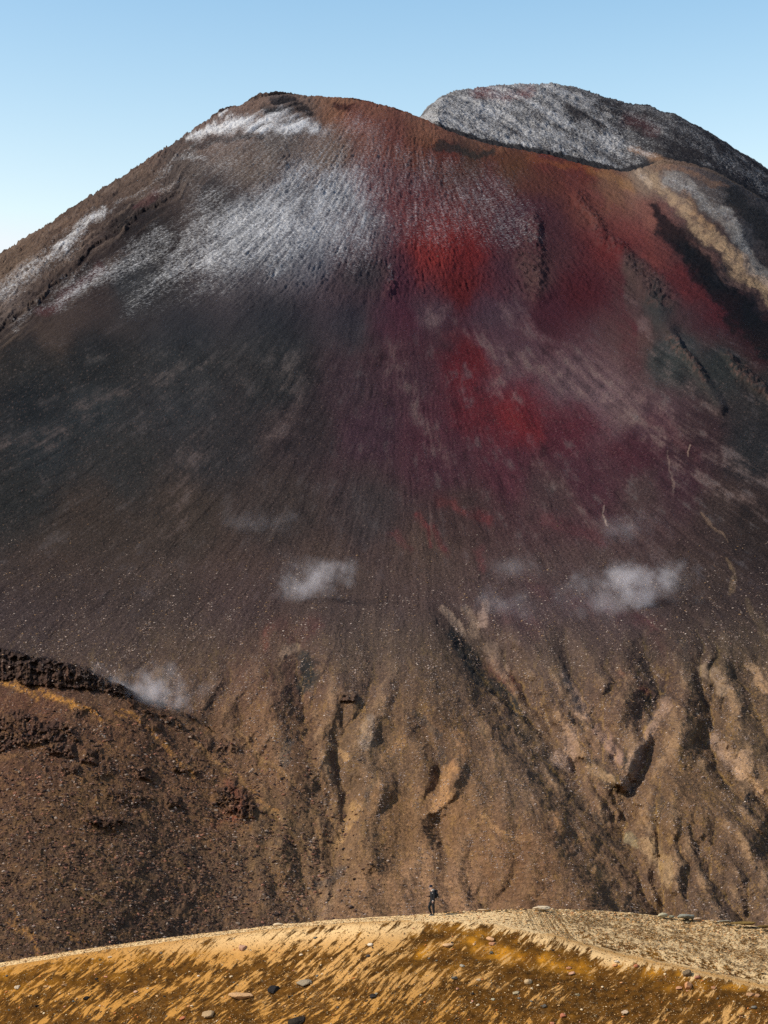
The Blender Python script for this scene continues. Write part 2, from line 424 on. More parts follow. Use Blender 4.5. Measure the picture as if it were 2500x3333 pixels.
# the cliff stands upright: it takes up little depth between its foot and its top
Yfoot = np.zeros(len(cols))
for j in range(len(cols)):
    if cols[j] < 760:
        m = cliff[:, j] > 0
        if m.any():
            i0 = np.argmax(m); i1 = len(m) - 1 - np.argmax(m[::-1])
            base = YB[i0, j] + D[i0, j]
            kk = sstep(760, 560, cols[j])
            want = base + (np.arange(len(m)) - i0) * 0.25
            seg = slice(i0, i1 + 1)
            D[seg, j] = D[seg, j] * (1 - kk) + (want[seg] - YB[seg, j]) * kk
# upright columns and ledges in the rock
rock = cliff * np.clip(0.8 + 0.9 * fbm(PXf / 60, PYf / 40, 4, 87, 0.6), 0.15, 1)
rock = np.maximum(rock, Fm.stroke([(380, 2265), (520, 2330), (640, 2400)], 30, 22) * sstep(0.0, 0.3, fbm(PXf / 28, PYf / 22, 4, 89, 0.6)))
OUT = [([(0, 2330), (60, 2320), (150, 2345), (240, 2370), (250, 2420), (150, 2420), (60, 2430), (0, 2440), (-200, 2440), (-200, 2300)], 12, 1.0),
       ([(130, 2420), (240, 2430), (245, 2460), (150, 2450)], 8, 1.0), ([(280, 2440), (330, 2440), (340, 2470), (270, 2475)], 8, .9),
       ([(200, 2490), (260, 2490), (255, 2515), (195, 2512)], 8, .9), ([(440, 2500), (495, 2490), (500, 2540), (450, 2540)], 8, .9),
       ([(320, 2450), (370, 2470), (380, 2530), (300, 2530)], 14, .5), ([(300, 2650), (360, 2660), (420, 2680), (360, 2700), (290, 2675)], 9, .9),
       ([(700, 2560), (760, 2550), (840, 2620), (830, 2655), (740, 2650), (695, 2610)], 12, .9), ([(540, 2590), (580, 2600), (590, 2630), (550, 2630)], 8, .8),
       ([(330, 2570), (420, 2570), (500, 2600), (460, 2625), (340, 2600)], 14, .7), ([(640, 2390), (760, 2420), (770, 2450), (640, 2440)], 16, .6),
       ([(560, 2480), (650, 2500), (650, 2520), (570, 2510)], 8, .7), ([(240, 2300), (300, 2300), (310, 2330), (250, 2330)], 8, .6),
       ([(460, 2350), (520, 2360), (520, 2380), (460, 2375)], 8, .7), ([(1110, 2260), (1160, 2262), (1150, 2290), (1115, 2280)], 6, .8)]
for poly_, soft, amt in OUT: rock = np.maximum(rock, amt * Fm.area(poly_, soft))
rocky_patch = np.zeros(PX.shape, np.float32)
for poly_, soft, amt in [([(1690, 720), (1740, 700), (1770, 800), (1780, 920), (1740, 990), (1690, 960), (1680, 850)], 18, .9),
                         ([(1880, 630), (1920, 660), (1990, 760), (2080, 850), (2160, 900), (2200, 1000), (2120, 1010), (2050, 900), (1960, 800), (1880, 690)], 14, .8),
                         ([(2170, 1090), (2220, 1110), (2300, 1220), (2300, 1250), (2240, 1190), (2160, 1110)], 8, .9),
                         ([(2370, 1140), (2440, 1200), (2520, 1290), (2500, 1300), (2400, 1220), (2350, 1150)], 10, .9),
                         ([(1250, 880), (1290, 890), (1285, 990), (1250, 960)], 8, .7), ([(1250, 400), (1330, 430), (1400, 470), (1380, 490), (1280, 450)], 12, .4)]:
    rocky_patch = np.maximum(rocky_patch, amt * Fm.area(poly_, soft))
rock_hi = np.maximum(rocky_patch, 0.9 * np.where(RIB_SIDE > 0, 1, 0) * sstep(700, 560, PXf) * (PYf < 1250) * sstep(-0.1, 0.4, fbm(FU / 16, FV / 90, 4, 71, 0.55, True)))
edgeband = sstep(130, 20, PYf - skyA[None, :]) * sstep(900, 650, PXf)
rock_hi = np.maximum(rock_hi, edgeband)
D -= rock * (3.2 * fbm(wx / 22, wy / 48, 4, 81, 0.55, True) + 4.5 * fbm(wx / 34, wy / 24, 4, 85, 0.6, True))
# ---- water has cut the lower slopes: run it down them and let it carve branching gullies
def carve():
    ES = 6.0
    gx = np.arange(-300, 2800, ES); gy = np.arange(3330, 1930, -ES)            # row 0 is the foot
    jx = np.clip((gx - cols[0]) / STEP, 0, len(cols) - 1.001); ji = jx.astype(int); jf = jx - ji
    Dc = np.zeros((len(gy), len(gx))); Yc = Dc.copy()
    for a in range(len(gx)):
        c0 = ji[a]; k = np.interp(-gy, -PY[:, c0][::1], np.arange(nrow)) if PY[0, c0] > PY[-1, c0] else None
        i0 = np.clip(k.astype(int), 0, nrow - 2); fr = k - i0
        for src, dst in ((D + 1.6 * guide, Dc), (YB, Yc)): dst[:, a] = src[i0, c0] * (1 - fr) + src[i0 + 1, c0] * fr
    GX_, GY_ = np.meshgrid(gx, gy); aa, bb_ = ray(GX_, GY_)
    Yw = Yc + Dc; Xw = aa * Yw; h0 = bb_ * Yw
    h0 = h0 + 1.3 * fbm(GX_ / 75, GY_ / 75, 5, 701, 0.6)
    h = h0.copy(); H_, W_ = h.shape; N = H_ * W_; idx = np.arange(N).reshape(H_, W_); A = None
    top = np.zeros((H_, W_)); top[-1] = 14.0
    for it in range(22):
        best = np.zeros((H_, W_)); rec = idx.copy(); dist = np.ones((H_, W_))
        for dy in (-1, 0, 1):
            for dx in (-1, 0, 1):
                if dx == 0 and dy == 0: continue
                ys = slice(max(0, -dy), H_ - max(0, dy)); xs = slice(max(0, -dx), W_ - max(0, dx))
                yn = slice(max(0, dy), H_ - max(0, -dy)); xn = slice(max(0, dx), W_ - max(0, -dx))
                dd = np.hypot(Xw[yn, xn] - Xw[ys, xs], Yw[yn, xn] - Yw[ys, xs]) + 1e-3
                sl = (h[ys, xs] - h[yn, xn]) / dd; m = sl > best[ys, xs]
                best[ys, xs] = np.where(m, sl, best[ys, xs]); rec[ys, xs] = np.where(m, idx[yn, xn], rec[ys, xs]); dist[ys, xs] = np.where(m, dd, dist[ys, xs])
        order = np.argsort(h.ravel()); rl = rec.ravel().tolist(); ol = order.tolist(); A = (1.0 + top).ravel().tolist()
        for i in reversed(ol):
            r = rl[i]
            if r != i: A[r] += A[i]
        An_ = np.array(A); Fc = (0.085 * An_ ** 0.52 / dist.ravel()).tolist(); hl = h.ravel().tolist()
        for i in ol:
            r = rl[i]
            if r != i: f = Fc[i]; hl[i] = (hl[i] + f * hl[r]) / (1 + f)
        h = np.array(hl).reshape(H_, W_)
        for _ in range(2):
            p = np.pad(h, 1, 'edge'); h = h + 0.13 * (p[1:-1, :-2] + p[1:-1, 2:] - 2 * h) + 0.05 * (p[:-2, 1:-1] + p[2:, 1:-1] - 2 * h)
    h0 = h0 + 0 * h0; e = np.clip(h0 - h, -6, 40)
    return gx, gy, e, np.log2(An_.reshape(H_, W_))
egx, egy, ero, acc = carve()
def up(a):
    fx = np.clip((PX - egx[0]) / 6.0, 0, len(egx) - 1.001); fy = np.clip((egy[0] - PY) / 6.0, 0, len(egy) - 1.001)
    ix = fx.astype(int); iy = fy.astype(int); u = fx - ix; v = fy - iy; u = u * u * (3 - 2 * u); v = v * v * (3 - 2 * v)
    return ((a[iy, ix] * (1 - u) + a[iy, ix + 1] * u) * (1 - v) + (a[iy + 1, ix] * (1 - u) + a[iy + 1, ix + 1] * u) * v).astype(np.float32)
print('erosion', ero.min(), np.percentile(ero, [5, 25, 50, 75, 95]), ero.max(), np.percentile(acc, [50, 90, 99]))
eroF = up(ero); accF = up(acc)
loc = eroF.copy()
for k_ in (61, 61):                                     # remove the broad lowering, keep the gullies
    ker = np.hanning(k_ + 2)[1:-1]; ker /= ker.sum()
    loc = np.apply_along_axis(lambda r: np.convolve(np.pad(r, k_ // 2, 'edge'), ker, 'valid'), 1, loc)
relief = (eroF - loc).astype(np.float32)
fadeE = sstep(2000, 2330, PYf + 130 * fbm(PXf / 170, PYf / 400, 3, 711)) * (1 - 0.85 * spurM * sstep(1000, 700, PXf)) * (1 - 0.9 * rock) * (1 - 0.6 * smooth_spur) * interp(PXf, [(700, .55), (1000, .9), (1250, .7), (1500, 1), (2500, 1.1)])
D += ERO_K * fadeE * np.clip(relief, -7, 12)
X = ax_ * (YB + D); Y = YB + D; Z = bz_ * (YB + D)
# ---- fine relief, upwards in metres
mpp = (Y / F).astype(np.float32)                              # metres per photo unit
H = 0.9 * fbm(X / 14, Y / 14, 5, 91, 0.6) * (0.5 + low)
H += low * 0.6 * fbm(X / 4.5, Y / 8, 4, 93, 0.65)
H += rock_hi * (3.2 * fbm(FU / 7, FV / 16, 4, 95, 0.6, True))
spur_rub = spurM * sstep(2250, 2420, PYf)
rub = np.maximum(spur_rub, 0.25 * low)
H += rub * 0.8 * np.maximum(0, fbm(PXf / 14, PYf / 10, 4, 99, 0.65)) ** 1.0
H += spur_rub * 1.6 * np.maximum(0, noise(PXf / 11, PYf / 7, 101) - 0.3) * sstep(0.0, 0.5, fbm(PXf / 60, PYf / 40, 3, 103))
# rime and frozen rubble near the top: lumps strung out down the slope
snowzone = sstep(1120, 900, PYf + 0.25 * (PXf - 1250) * 0 )
lump = ffbm(PXf, PYf, 22, 30, 4, 111, 0.66, True) * np.clip(0.75 + 0.8 * fbm(PXf / 60, PYf / 60, 3, 113), 0.15, 1.6)
lump2 = fbm(X.astype(np.float32) / 3.6, Y.astype(np.float32) / 5.0, 3, 117, 0.6)
H += snowzone * (1.5 * lump + 1.0 * lump2)
rills = ffbm(wx, wy, 20, 230, 4, 121, 0.6, True)
H += 0.27 * rills * (1 - snowzone) * sstep(2300, 2000, PYf)
Z = Z + H
# ---- colour
CP = """830 330 122 84 58|950 330 100 74 58|1100 345 128 78 44|1200 370 118 62 42|700 400 112 82 66|450 570 98 68 54|200 720 102 70 54|30 860 106 76 58|30 1000 92 76 68
600 560 78 66 60|850 520 98 74 60|1050 480 108 82 66|700 640 52 46 46|480 760 44 40 40|330 900 56 46 44|150 1020 70 54 48|420 900 48 48 50|900 450 92 74 62
800 750 80 80 84|1000 800 88 86 90|1100 650 88 84 86|950 650 84 80 82|1180 720 88 78 80
1250 600 118 66 62|1350 650 132 58 54|1430 800 152 52 46|1500 850 128 42 40|1600 600 104 48 46|1700 720 84 44 48|1900 580 122 48 38|1450 500 112 50 40|1300 480 118 60 46|1400 430 136 80 50|1500 490 84 58 46|1650 520 104 60 42|1800 540 112 54 42
2000 600 128 78 60|2100 580 130 108 92|2200 620 92 82 78|2120 700 130 74 64|2300 650 84 76 72|2420 800 66 66 68|2300 760 84 68 62|2450 900 66 58 56|2480 700 70 66 66|2400 620 66 62 62
1750 780 80 46 48|1730 900 84 58 56|1650 900 82 50 54|1500 950 112 38 36|1300 930 88 48 54|1350 1030 92 48 54|1200 900 62 56 58|1400 1010 76 62 66|1600 1010 74 58 64|1800 1000 84 42 46|1900 950 90 38 40|2000 820 112 46 44|2080 760 112 56 52|2150 830 104 54 50|2240 930 96 44 44|2250 800 44 44 46|2350 900 40 42 46|2450 1000 42 40 44
2350 1010 92 42 44|2480 1120 66 38 40|2050 900 72 60 58|2150 1000 58 58 58|2200 1150 56 58 60|2350 1200 50 52 54|2060 1060 88 62 60|2480 1300 50 48 50
60 1160 42 40 42|100 1280 34 36 40|300 1180 36 37 41|600 1150 44 45 50|900 1100 48 48 52|1150 1060 56 52 56|300 1320 44 46 50|600 1320 48 48 52|900 1280 48 47 50|1150 1250 62 50 56|1350 1250 74 50 56|1500 1180 108 38 42|1450 1090 78 50 54|1650 1180 82 62 68|1850 1230 84 68 74|2000 1330 84 68 72|2130 1380 72 56 62|2250 1450 56 42 46|2450 1450 46 45 48
1560 1330 104 40 44|1700 1370 112 38 42|1850 1400 88 40 46|2080 1480 74 40 46|1400 1400 82 46 52|1200 1400 66 48 56|1650 1520 86 44 50|1900 1560 78 44 50|1450 1520 78 46 52|2200 1560 66 42 48|1000 1400 54 47 50|700 1450 48 46 49|400 1500 46 45 47|150 1450 42 44 48|50 1600 40 40 42|1950 1300 88 72 78
300 1700 56 48 46|600 1700 58 50 48|900 1650 60 52 52|1200 1650 62 54 56|1500 1650 68 50 50|1800 1600 70 52 54|2100 1600 66 52 54|2350 1650 58 48 48|2480 1750 50 42 42
200 1900 60 50 47|500 1950 64 54 50|800 1950 74 58 54|1100 1950 80 64 58|1400 1850 84 64 58|1700 1950 78 62 60|2000 1950 76 62 60|2300 1950 64 52 48|100 2050 62 52 50
600 2150 78 62 54|900 2150 90 66 56|1200 2150 90 72 62|1500 2200 82 66 56|1800 2200 84 68 60|2100 2200 74 58 52|2400 2200 76 62 52|350 2100 70 58 54
900 2450 104 78 60|1200 2450 98 78 62|1400 2400 88 68 54|1700 2500 100 80 66|2000 2450 102 80 66|2300 2500 92 72 56|2480 2450 96 78 62
1500 2650 114 86 64|1300 2700 114 86 62|1700 2800 108 80 60|1100 2800 110 86 66|2000 2800 98 76 60|2300 2800 86 68 56|2200 2650 98 76 58|2480 2850 82 66 56|1400 2900 136 104 80|1200 2930 130 100 76
100 2450 84 60 48|400 2400 92 66 50|300 2600 86 64 46|700 2600 98 72 54|100 2800 76 58 46|500 2850 82 64 52|900 2750 96 76 58|200 3000 74 58 46|800 2950 92 72 58|100 2350 88 60 48"""
cps = np.array([[float(v) for v in p.split()] for ln in CP.split('\n') for p in ln.split('|')])
def idw(pts, X_, Y_, power=3.2, ax=1.0):
    gx = np.arange(-460, 3020, 24); gy = np.arange(240, 3620, 24)
    GX, GY = np.meshgrid(gx, gy)
    L = lin(pts[:, 2:5])
    W = 1.0 / (((GX[..., None] - pts[:, 0]) ** 2 + (GY[..., None] - pts[:, 1]) ** 2) + 900.0) ** (power / 2)
    G = (W @ L) / W.sum(-1, keepdims=True)
    fx = np.clip((X_ - gx[0]) / 24, 0, len(gx) - 1.001); fy = np.clip((Y_ - gy[0]) / 24, 0, len(gy) - 1.001)
    ix = fx.astype(int); iy = fy.astype(int); u = (fx - ix)[..., None]; v = (fy - iy)[..., None]
    return ((G[iy, ix] * (1 - u) + G[iy, ix + 1] * u) * (1 - v) + (G[iy + 1, ix] * (1 - u) + G[iy + 1, ix + 1] * u) * v).astype(np.float32)
col = idw(cps, wx2, wy2, 4.0)
def paint(rgb, m, k=1.0):
    global col
    m = np.clip(m * k, 0, 1)[..., None]; col = col * (1 - m) + lin(rgb) * m
n_str = 0.6 * ffbm(PXf, PYf, 44, 110, 6, 131, 0.62) + 0.55 * fbm(PXf / 60, PYf / 52, 6, 133, 0.68)                  # streaks down the fall line
n_str2 = ffbm(PXf, PYf, 120, 320, 5, 141, 0.6)
n_blot = fbm(PXf / 70, PYf / 90, 6, 151, 0.65)
rag = (0.55 * fbm(PXf / 26, PYf / 26, 5, 145, 0.65) + 0.55 * n_str).astype(np.float32)
def br(n, a, b): return sstep(a, b, n)
def ragged(m, k=0.9):
    return np.where(m > 0, sstep(0.15, 0.75, m + k * rag * np.clip(m * 3, 0, 1)), 0)
# pale grey-mauve dust trails over the middle of the slope
dust = np.zeros(PX.shape, np.float32)
for pts, w0, w1, k in [([(1400, 1020), (1560, 1110), (1700, 1180), (1850, 1240), (2000, 1330), (2110, 1420), (2300, 1560), (2480, 1680)], 60, 40, .9),
                       ([(1650, 980), (1760, 1100), (1900, 1180), (2060, 1300), (2200, 1400), (2500, 1560)], 70, 70, .7),
                       ([(1580, 1200), (1660, 1290), (1720, 1360)], 45, 25, .8), ([(1280, 1150), (1330, 1260), (1400, 1400), (1450, 1520)], 70, 40, .5),
                       ([(900, 1150), (950, 1300), (900, 1450)], 90, 90, .35), ([(300, 1330), (150, 1420), (0, 1480)], 60, 60, .3),
                       ([(700, 1180), (450, 1260), (250, 1330)], 50, 40, .25), ([(1750, 1500), (1850, 1600), (1950, 1720)], 40, 60, .4),
                       ([(650, 1450), (560, 1700), (500, 1900)], 80, 60, .3), ([(2040, 960), (2100, 1060), (2180, 1180), (2320, 1340)], 40, 30, .7)]:
    dust = np.maximum(dust, k * Fw.stroke(pts, w0, w1))
dtex = br(n_str + 0.5 * n_blot, -0.15, 0.35)
paint((120, 102, 100), dust * dtex * 0.62)
allm = sstep(1000, 1150, PYf) * sstep(2150, 1800, PYf)
paint((84, 78, 81), allm * br(n_str + 0.7 * n_blot, 0.05, 0.55) * interp(PXf, [(900, .32), (1500, .55)]))
paint((24, 25, 29), allm * br(-n_str - 0.8 * n_blot, 0.05, 0.55) * 0.42)
# saturated cinder patches
for rgb, pts, w0, w1, k in [
    ((118, 42, 42), [(1480, 1090), (1540, 1180), (1600, 1210)], 40, 30, .9), ((122, 42, 42), [(1640, 1350), (1700, 1370), (1740, 1420)], 40, 40, .9),
    ((92, 38, 42), [(1740, 1320), (1850, 1340), (1950, 1400), (2020, 1470)], 50, 40, .75), ((86, 38, 42), [(2120, 1380), (2200, 1430), (2260, 1480)], 35, 30, .7),
    ((138, 54, 50), [(1430, 740), (1440, 820), (1430, 900)], 90, 110, .8), ((108, 42, 42), [(1500, 900), (1540, 960), (1600, 940)], 70, 60, .7),
    ((100, 42, 44), [(1980, 880), (2010, 960), (2060, 1080)], 28, 16, .9), ((92, 42, 44), [(1880, 780), (1920, 900), (1980, 1000), (2080, 1200)], 45, 40, .8),
    ((112, 46, 44), [(1750, 520), (1850, 600), (2000, 720), (2150, 860), (2300, 990), (2500, 1130)], 50, 26, .8),
    ((128, 66, 58), [(1870, 600), (2000, 700), (2110, 790), (2150, 860)], 50, 40, .7),
    ((150, 90, 74), [(2050, 640), (2130, 720), (2200, 760), (2320, 850)], 26, 16, .7),
    ((180, 110, 66), [(1930, 560), (2000, 585), (2060, 625)], 18, 22, .8), ((176, 92, 48), [(1700, 512), (1820, 540), (1930, 570)], 14, 16, .6),
    ((150, 94, 62), [(1230, 345), (1300, 372), (1380, 400), (1430, 440), (1500, 458), (1600, 484), (1740, 500)], 20, 12, .85),
    ((136, 94, 62), [(900, 310), (1000, 320), (1150, 335), (1230, 370)], 22, 30, .6),
    ((150, 72, 40), [(1130, 380), (1180, 420), (1230, 380)], 40, 40, .5), ((96, 30, 28), [(1160, 350), (1230, 400), (1300, 470)], 24, 26, .6),
    ((140, 56, 50), [(1420, 1640), (1480, 1640), (1510, 1680)], 30, 20, .7), ((140, 48, 46), [(1550, 1690), (1590, 1700)], 22, 22, .7),
    ((138, 46, 42), [(1345, 1700), (1400, 1770)], 16, 10, .8), ((134, 44, 42), [(1410, 1730), (1460, 1790)], 16, 14, .8), ((120, 50, 46), [(1290, 1750), (1330, 1800)], 22, 14, .6),
    ((112, 44, 44), [(1780, 1690), (1860, 1720), (1960, 1760)], 40, 30, .6), ((130, 50, 48), [(1560, 1790), (1570, 1840)], 18, 12, .7),
    ((110, 46, 44), [(1700, 1900), (1800, 1930), (2000, 1990)], 30, 30, .4), ((104, 44, 42), [(2050, 2010), (2120, 2020), (2140, 2100)], 26, 30, .7),
    ((112, 46, 40), [(900, 2050), (960, 2060), (1010, 2030)], 40, 30, .5), ((150, 74, 58), [(870, 2080), (880, 2120)], 26, 20, .6),
    ((110, 48, 42), [(1600, 2170), (1660, 2240)], 40, 26, .6), ((112, 52, 44), [(2020, 2170), (2110, 2260)], 16, 12, .6), ((110, 50, 46), [(1650, 2000), (1740, 2050)], 40, 30, .4),
    ((152, 72, 54), [(740, 2550), (770, 2600), (760, 2640)], 30, 40, .8), ((150, 70, 54), [(700, 2690), (760, 2680)], 16, 16, .5)]:
    paint(rgb, np.maximum(Fw.stroke(pts, w0 * 1.5, w1 * 1.5) * 0.6, ragged(Fw.stroke(pts, w0 * 1.1, w1 * 1.1)) * 0.75) * (0.5 + 0.5 * dtex), k * 0.85)
for rgb, pts, w0, w1, k in [((178, 142, 112), [(2130, 590), (2230, 690), (2330, 790), (2450, 900), (2600, 1020)], 26, 34, .85), ((156, 150, 142), [(2190, 590), (2300, 650), (2390, 760), (2440, 850), (2560, 960)], 30, 26, .75),
    ((158, 106, 78), [(2110, 552), (2200, 556), (2290, 578), (2360, 600)], 12, 10, .7), ((170, 118, 84), [(2230, 640), (2260, 700), (2310, 740)], 16, 16, .6), ((196, 170, 146), [(2090, 580), (2120, 600)], 12, 12, .8),
    ((120, 92, 82), [(2180, 760), (2330, 860), (2520, 1000)], 16, 16, .5)]:
    paint(rgb, ragged(Fw.stroke(pts, w0 * 1.5, w1 * 1.5)) * br(fbm(PXf / 34, PYf / 34, 5, 661, 0.65), -0.7, 0.4), k * .75)
# dark cinder fields, black rock, and shade painted on right-facing gully walls
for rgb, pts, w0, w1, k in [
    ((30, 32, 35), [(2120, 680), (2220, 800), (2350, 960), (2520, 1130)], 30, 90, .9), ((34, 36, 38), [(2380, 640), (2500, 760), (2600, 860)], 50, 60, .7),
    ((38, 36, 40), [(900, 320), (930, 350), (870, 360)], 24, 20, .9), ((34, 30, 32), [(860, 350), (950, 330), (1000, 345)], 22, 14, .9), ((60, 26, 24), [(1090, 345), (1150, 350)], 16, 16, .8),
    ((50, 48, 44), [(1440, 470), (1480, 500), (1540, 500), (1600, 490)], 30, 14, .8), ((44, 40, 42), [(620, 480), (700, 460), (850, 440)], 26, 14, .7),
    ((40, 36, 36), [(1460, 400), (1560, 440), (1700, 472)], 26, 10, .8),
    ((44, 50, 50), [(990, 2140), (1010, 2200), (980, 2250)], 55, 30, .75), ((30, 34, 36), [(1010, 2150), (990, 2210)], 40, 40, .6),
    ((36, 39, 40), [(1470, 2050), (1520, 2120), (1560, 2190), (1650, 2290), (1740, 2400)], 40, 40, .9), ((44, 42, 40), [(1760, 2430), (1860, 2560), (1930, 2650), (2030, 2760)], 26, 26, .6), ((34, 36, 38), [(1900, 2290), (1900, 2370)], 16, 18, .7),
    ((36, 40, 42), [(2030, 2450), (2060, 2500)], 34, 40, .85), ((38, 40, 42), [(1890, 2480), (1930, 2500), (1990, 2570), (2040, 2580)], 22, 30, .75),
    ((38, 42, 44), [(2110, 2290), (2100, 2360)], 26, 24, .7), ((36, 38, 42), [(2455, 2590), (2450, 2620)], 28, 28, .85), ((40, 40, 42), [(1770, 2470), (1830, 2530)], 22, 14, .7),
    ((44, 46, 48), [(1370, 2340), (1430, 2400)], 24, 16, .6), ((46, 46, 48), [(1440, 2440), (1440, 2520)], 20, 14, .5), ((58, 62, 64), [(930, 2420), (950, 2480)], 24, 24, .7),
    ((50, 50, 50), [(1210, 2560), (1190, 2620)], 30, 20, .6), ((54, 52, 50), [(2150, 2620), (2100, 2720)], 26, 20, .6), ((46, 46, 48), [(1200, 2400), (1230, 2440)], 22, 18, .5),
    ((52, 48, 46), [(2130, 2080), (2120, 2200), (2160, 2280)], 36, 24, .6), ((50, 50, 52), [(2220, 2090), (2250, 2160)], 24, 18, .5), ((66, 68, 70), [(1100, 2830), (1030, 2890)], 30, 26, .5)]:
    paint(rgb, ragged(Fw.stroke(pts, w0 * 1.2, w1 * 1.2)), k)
# pale ash ribs, and sunlight painted as paler tan on left-facing faces
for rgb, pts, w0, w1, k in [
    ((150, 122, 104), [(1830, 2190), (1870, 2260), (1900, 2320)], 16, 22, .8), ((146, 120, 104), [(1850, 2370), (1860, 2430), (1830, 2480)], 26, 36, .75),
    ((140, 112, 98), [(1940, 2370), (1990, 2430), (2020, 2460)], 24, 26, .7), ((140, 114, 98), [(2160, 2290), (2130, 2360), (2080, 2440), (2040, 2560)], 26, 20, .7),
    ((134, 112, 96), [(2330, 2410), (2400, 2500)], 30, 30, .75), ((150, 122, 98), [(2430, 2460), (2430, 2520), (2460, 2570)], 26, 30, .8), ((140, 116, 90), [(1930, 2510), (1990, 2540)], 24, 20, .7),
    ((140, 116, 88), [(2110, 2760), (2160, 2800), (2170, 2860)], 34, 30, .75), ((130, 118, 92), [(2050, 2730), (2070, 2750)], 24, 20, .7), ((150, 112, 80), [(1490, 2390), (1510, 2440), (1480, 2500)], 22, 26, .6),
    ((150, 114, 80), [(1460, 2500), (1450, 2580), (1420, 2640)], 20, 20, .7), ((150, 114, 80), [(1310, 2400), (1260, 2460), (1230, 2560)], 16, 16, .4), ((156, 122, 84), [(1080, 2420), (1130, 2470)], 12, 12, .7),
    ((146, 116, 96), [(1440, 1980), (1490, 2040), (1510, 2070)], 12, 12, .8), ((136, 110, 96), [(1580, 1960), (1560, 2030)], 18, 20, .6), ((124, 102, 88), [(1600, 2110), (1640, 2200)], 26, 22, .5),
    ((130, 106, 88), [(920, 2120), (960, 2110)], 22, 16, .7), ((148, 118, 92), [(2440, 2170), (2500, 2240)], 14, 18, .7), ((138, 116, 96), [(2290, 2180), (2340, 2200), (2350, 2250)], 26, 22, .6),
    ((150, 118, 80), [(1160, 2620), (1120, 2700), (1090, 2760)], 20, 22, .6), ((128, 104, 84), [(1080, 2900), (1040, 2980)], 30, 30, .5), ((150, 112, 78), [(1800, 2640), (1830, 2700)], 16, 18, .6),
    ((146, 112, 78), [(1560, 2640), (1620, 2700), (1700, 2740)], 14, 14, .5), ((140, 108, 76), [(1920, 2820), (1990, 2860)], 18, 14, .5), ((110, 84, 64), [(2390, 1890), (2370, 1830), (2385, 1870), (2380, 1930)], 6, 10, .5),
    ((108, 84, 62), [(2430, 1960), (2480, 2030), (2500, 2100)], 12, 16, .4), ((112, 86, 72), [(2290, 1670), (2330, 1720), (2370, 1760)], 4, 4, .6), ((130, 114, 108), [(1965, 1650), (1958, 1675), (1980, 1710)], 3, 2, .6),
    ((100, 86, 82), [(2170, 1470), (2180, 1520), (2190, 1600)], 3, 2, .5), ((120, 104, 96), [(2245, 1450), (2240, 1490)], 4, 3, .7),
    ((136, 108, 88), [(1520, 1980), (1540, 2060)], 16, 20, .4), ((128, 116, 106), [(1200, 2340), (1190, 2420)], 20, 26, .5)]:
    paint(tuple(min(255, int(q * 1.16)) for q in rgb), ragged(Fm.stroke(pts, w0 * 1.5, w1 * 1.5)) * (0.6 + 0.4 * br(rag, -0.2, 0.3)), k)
# ochre scree under the cliff
for pts, w0, w1, k in [([(0, 2215), (60, 2230), (120, 2270)], 14, 20, .8), ([(120, 2240), (230, 2290), (300, 2330)], 12, 14, .9), ([(230, 2285), (330, 2345)], 12, 8, .9),
                       ([(400, 2310), (470, 2360), (510, 2400)], 12, 10, .8), ([(530, 2420), (600, 2500), (630, 2530)], 12, 8, .8), ([(380, 2330), (420, 2350)], 8, 8, .7),
                       ([(20, 3000), (100, 3050), (120, 3100)], 14, 12, .6), ([(220, 3040), (290, 3080)], 12, 14, .6), ([(640, 2430), (760, 2530), (900, 2640)], 10, 12, .45),
                       ([(620, 2560), (700, 2590), (820, 2700)], 8, 10, .3), ([(40, 2960), (60, 3010)], 8, 10, .6)]:
    paint((178, 124, 62), Fm.stroke(pts, w0, w1, 0.1) * br(n_blot * 0.6 + noise(PXf / 9, PYf / 6, 161), -0.4, 0.2), k)
for pts, w0, w1, k in [([(760, 2390), (860, 2480), (960, 2560)], 12, 14, .6), ([(640, 2440), (760, 2550), (870, 2640), (1000, 2780)], 14, 22, .7), ([(300, 2790), (400, 2860), (480, 2900)], 16, 20, .6),
                       ([(380, 2720), (520, 2790), (600, 2830)], 14, 18, .5), ([(120, 2820), (260, 2910), (340, 2960)], 14, 18, .6)]:
    paint((66, 50, 36), Fm.stroke(pts, w0, w1), k)
    paint((136, 106, 72), Fm.stroke([(a, b - 16) for a, b in pts], 9, 12), k * .8)
# fine variety of the lower slopes
gr1 = fbm(PXf / 9, PYf / 8, 3, 631, 0.75); gr2 = noise(PXf / 4.6, PYf / 4.2, 641)
paint((158, 120, 84), low * br(gr1 + 0.5 * gr2, 0.15, 0.6), .45); paint((40, 32, 28), low * br(-gr1 - 0.5 * gr2, 0.2, 0.65), .5)
hi_ = sstep(1000, 1200, PYf) * (1 - low)
paint((112, 92, 88), hi_ * br(gr1 + 0.6 * gr2, 0.3, 0.8), .4); paint((20, 18, 20), hi_ * br(-gr1 - 0.6 * gr2, 0.2, 0.7), .4)
gold_m = low * br(fbm(PXf / 40, PYf / 60, 5, 171, 0.6) + 0.6 * noise(PXf / 7, PYf / 5, 172), 0.1, 0.7) * (1 - 0.6 * spurM)
paint((146, 112, 58), gold_m, .38)
terr = np.abs(noise(PXf / 150 + 0.5 * noise(PXf / 40, PYf / 20, 181), PYf / 7.5 + 0.6 * noise(PXf / 60, PYf / 40, 183), 182))
terr_m = Fs.area([(1300, 2650), (1500, 2680), (1750, 2760), (1950, 2900), (2000, 3100), (1000, 3100), (1150, 2850)], 60)
paint((78, 58, 44), terr_m * br(terr, 0.12, 0.4), .4)
H2 = terr_m * 0.8 * terr; Z = Z + H2
paint((56, 48, 46), low * br(-n_blot, 0.1, 0.6), .45)
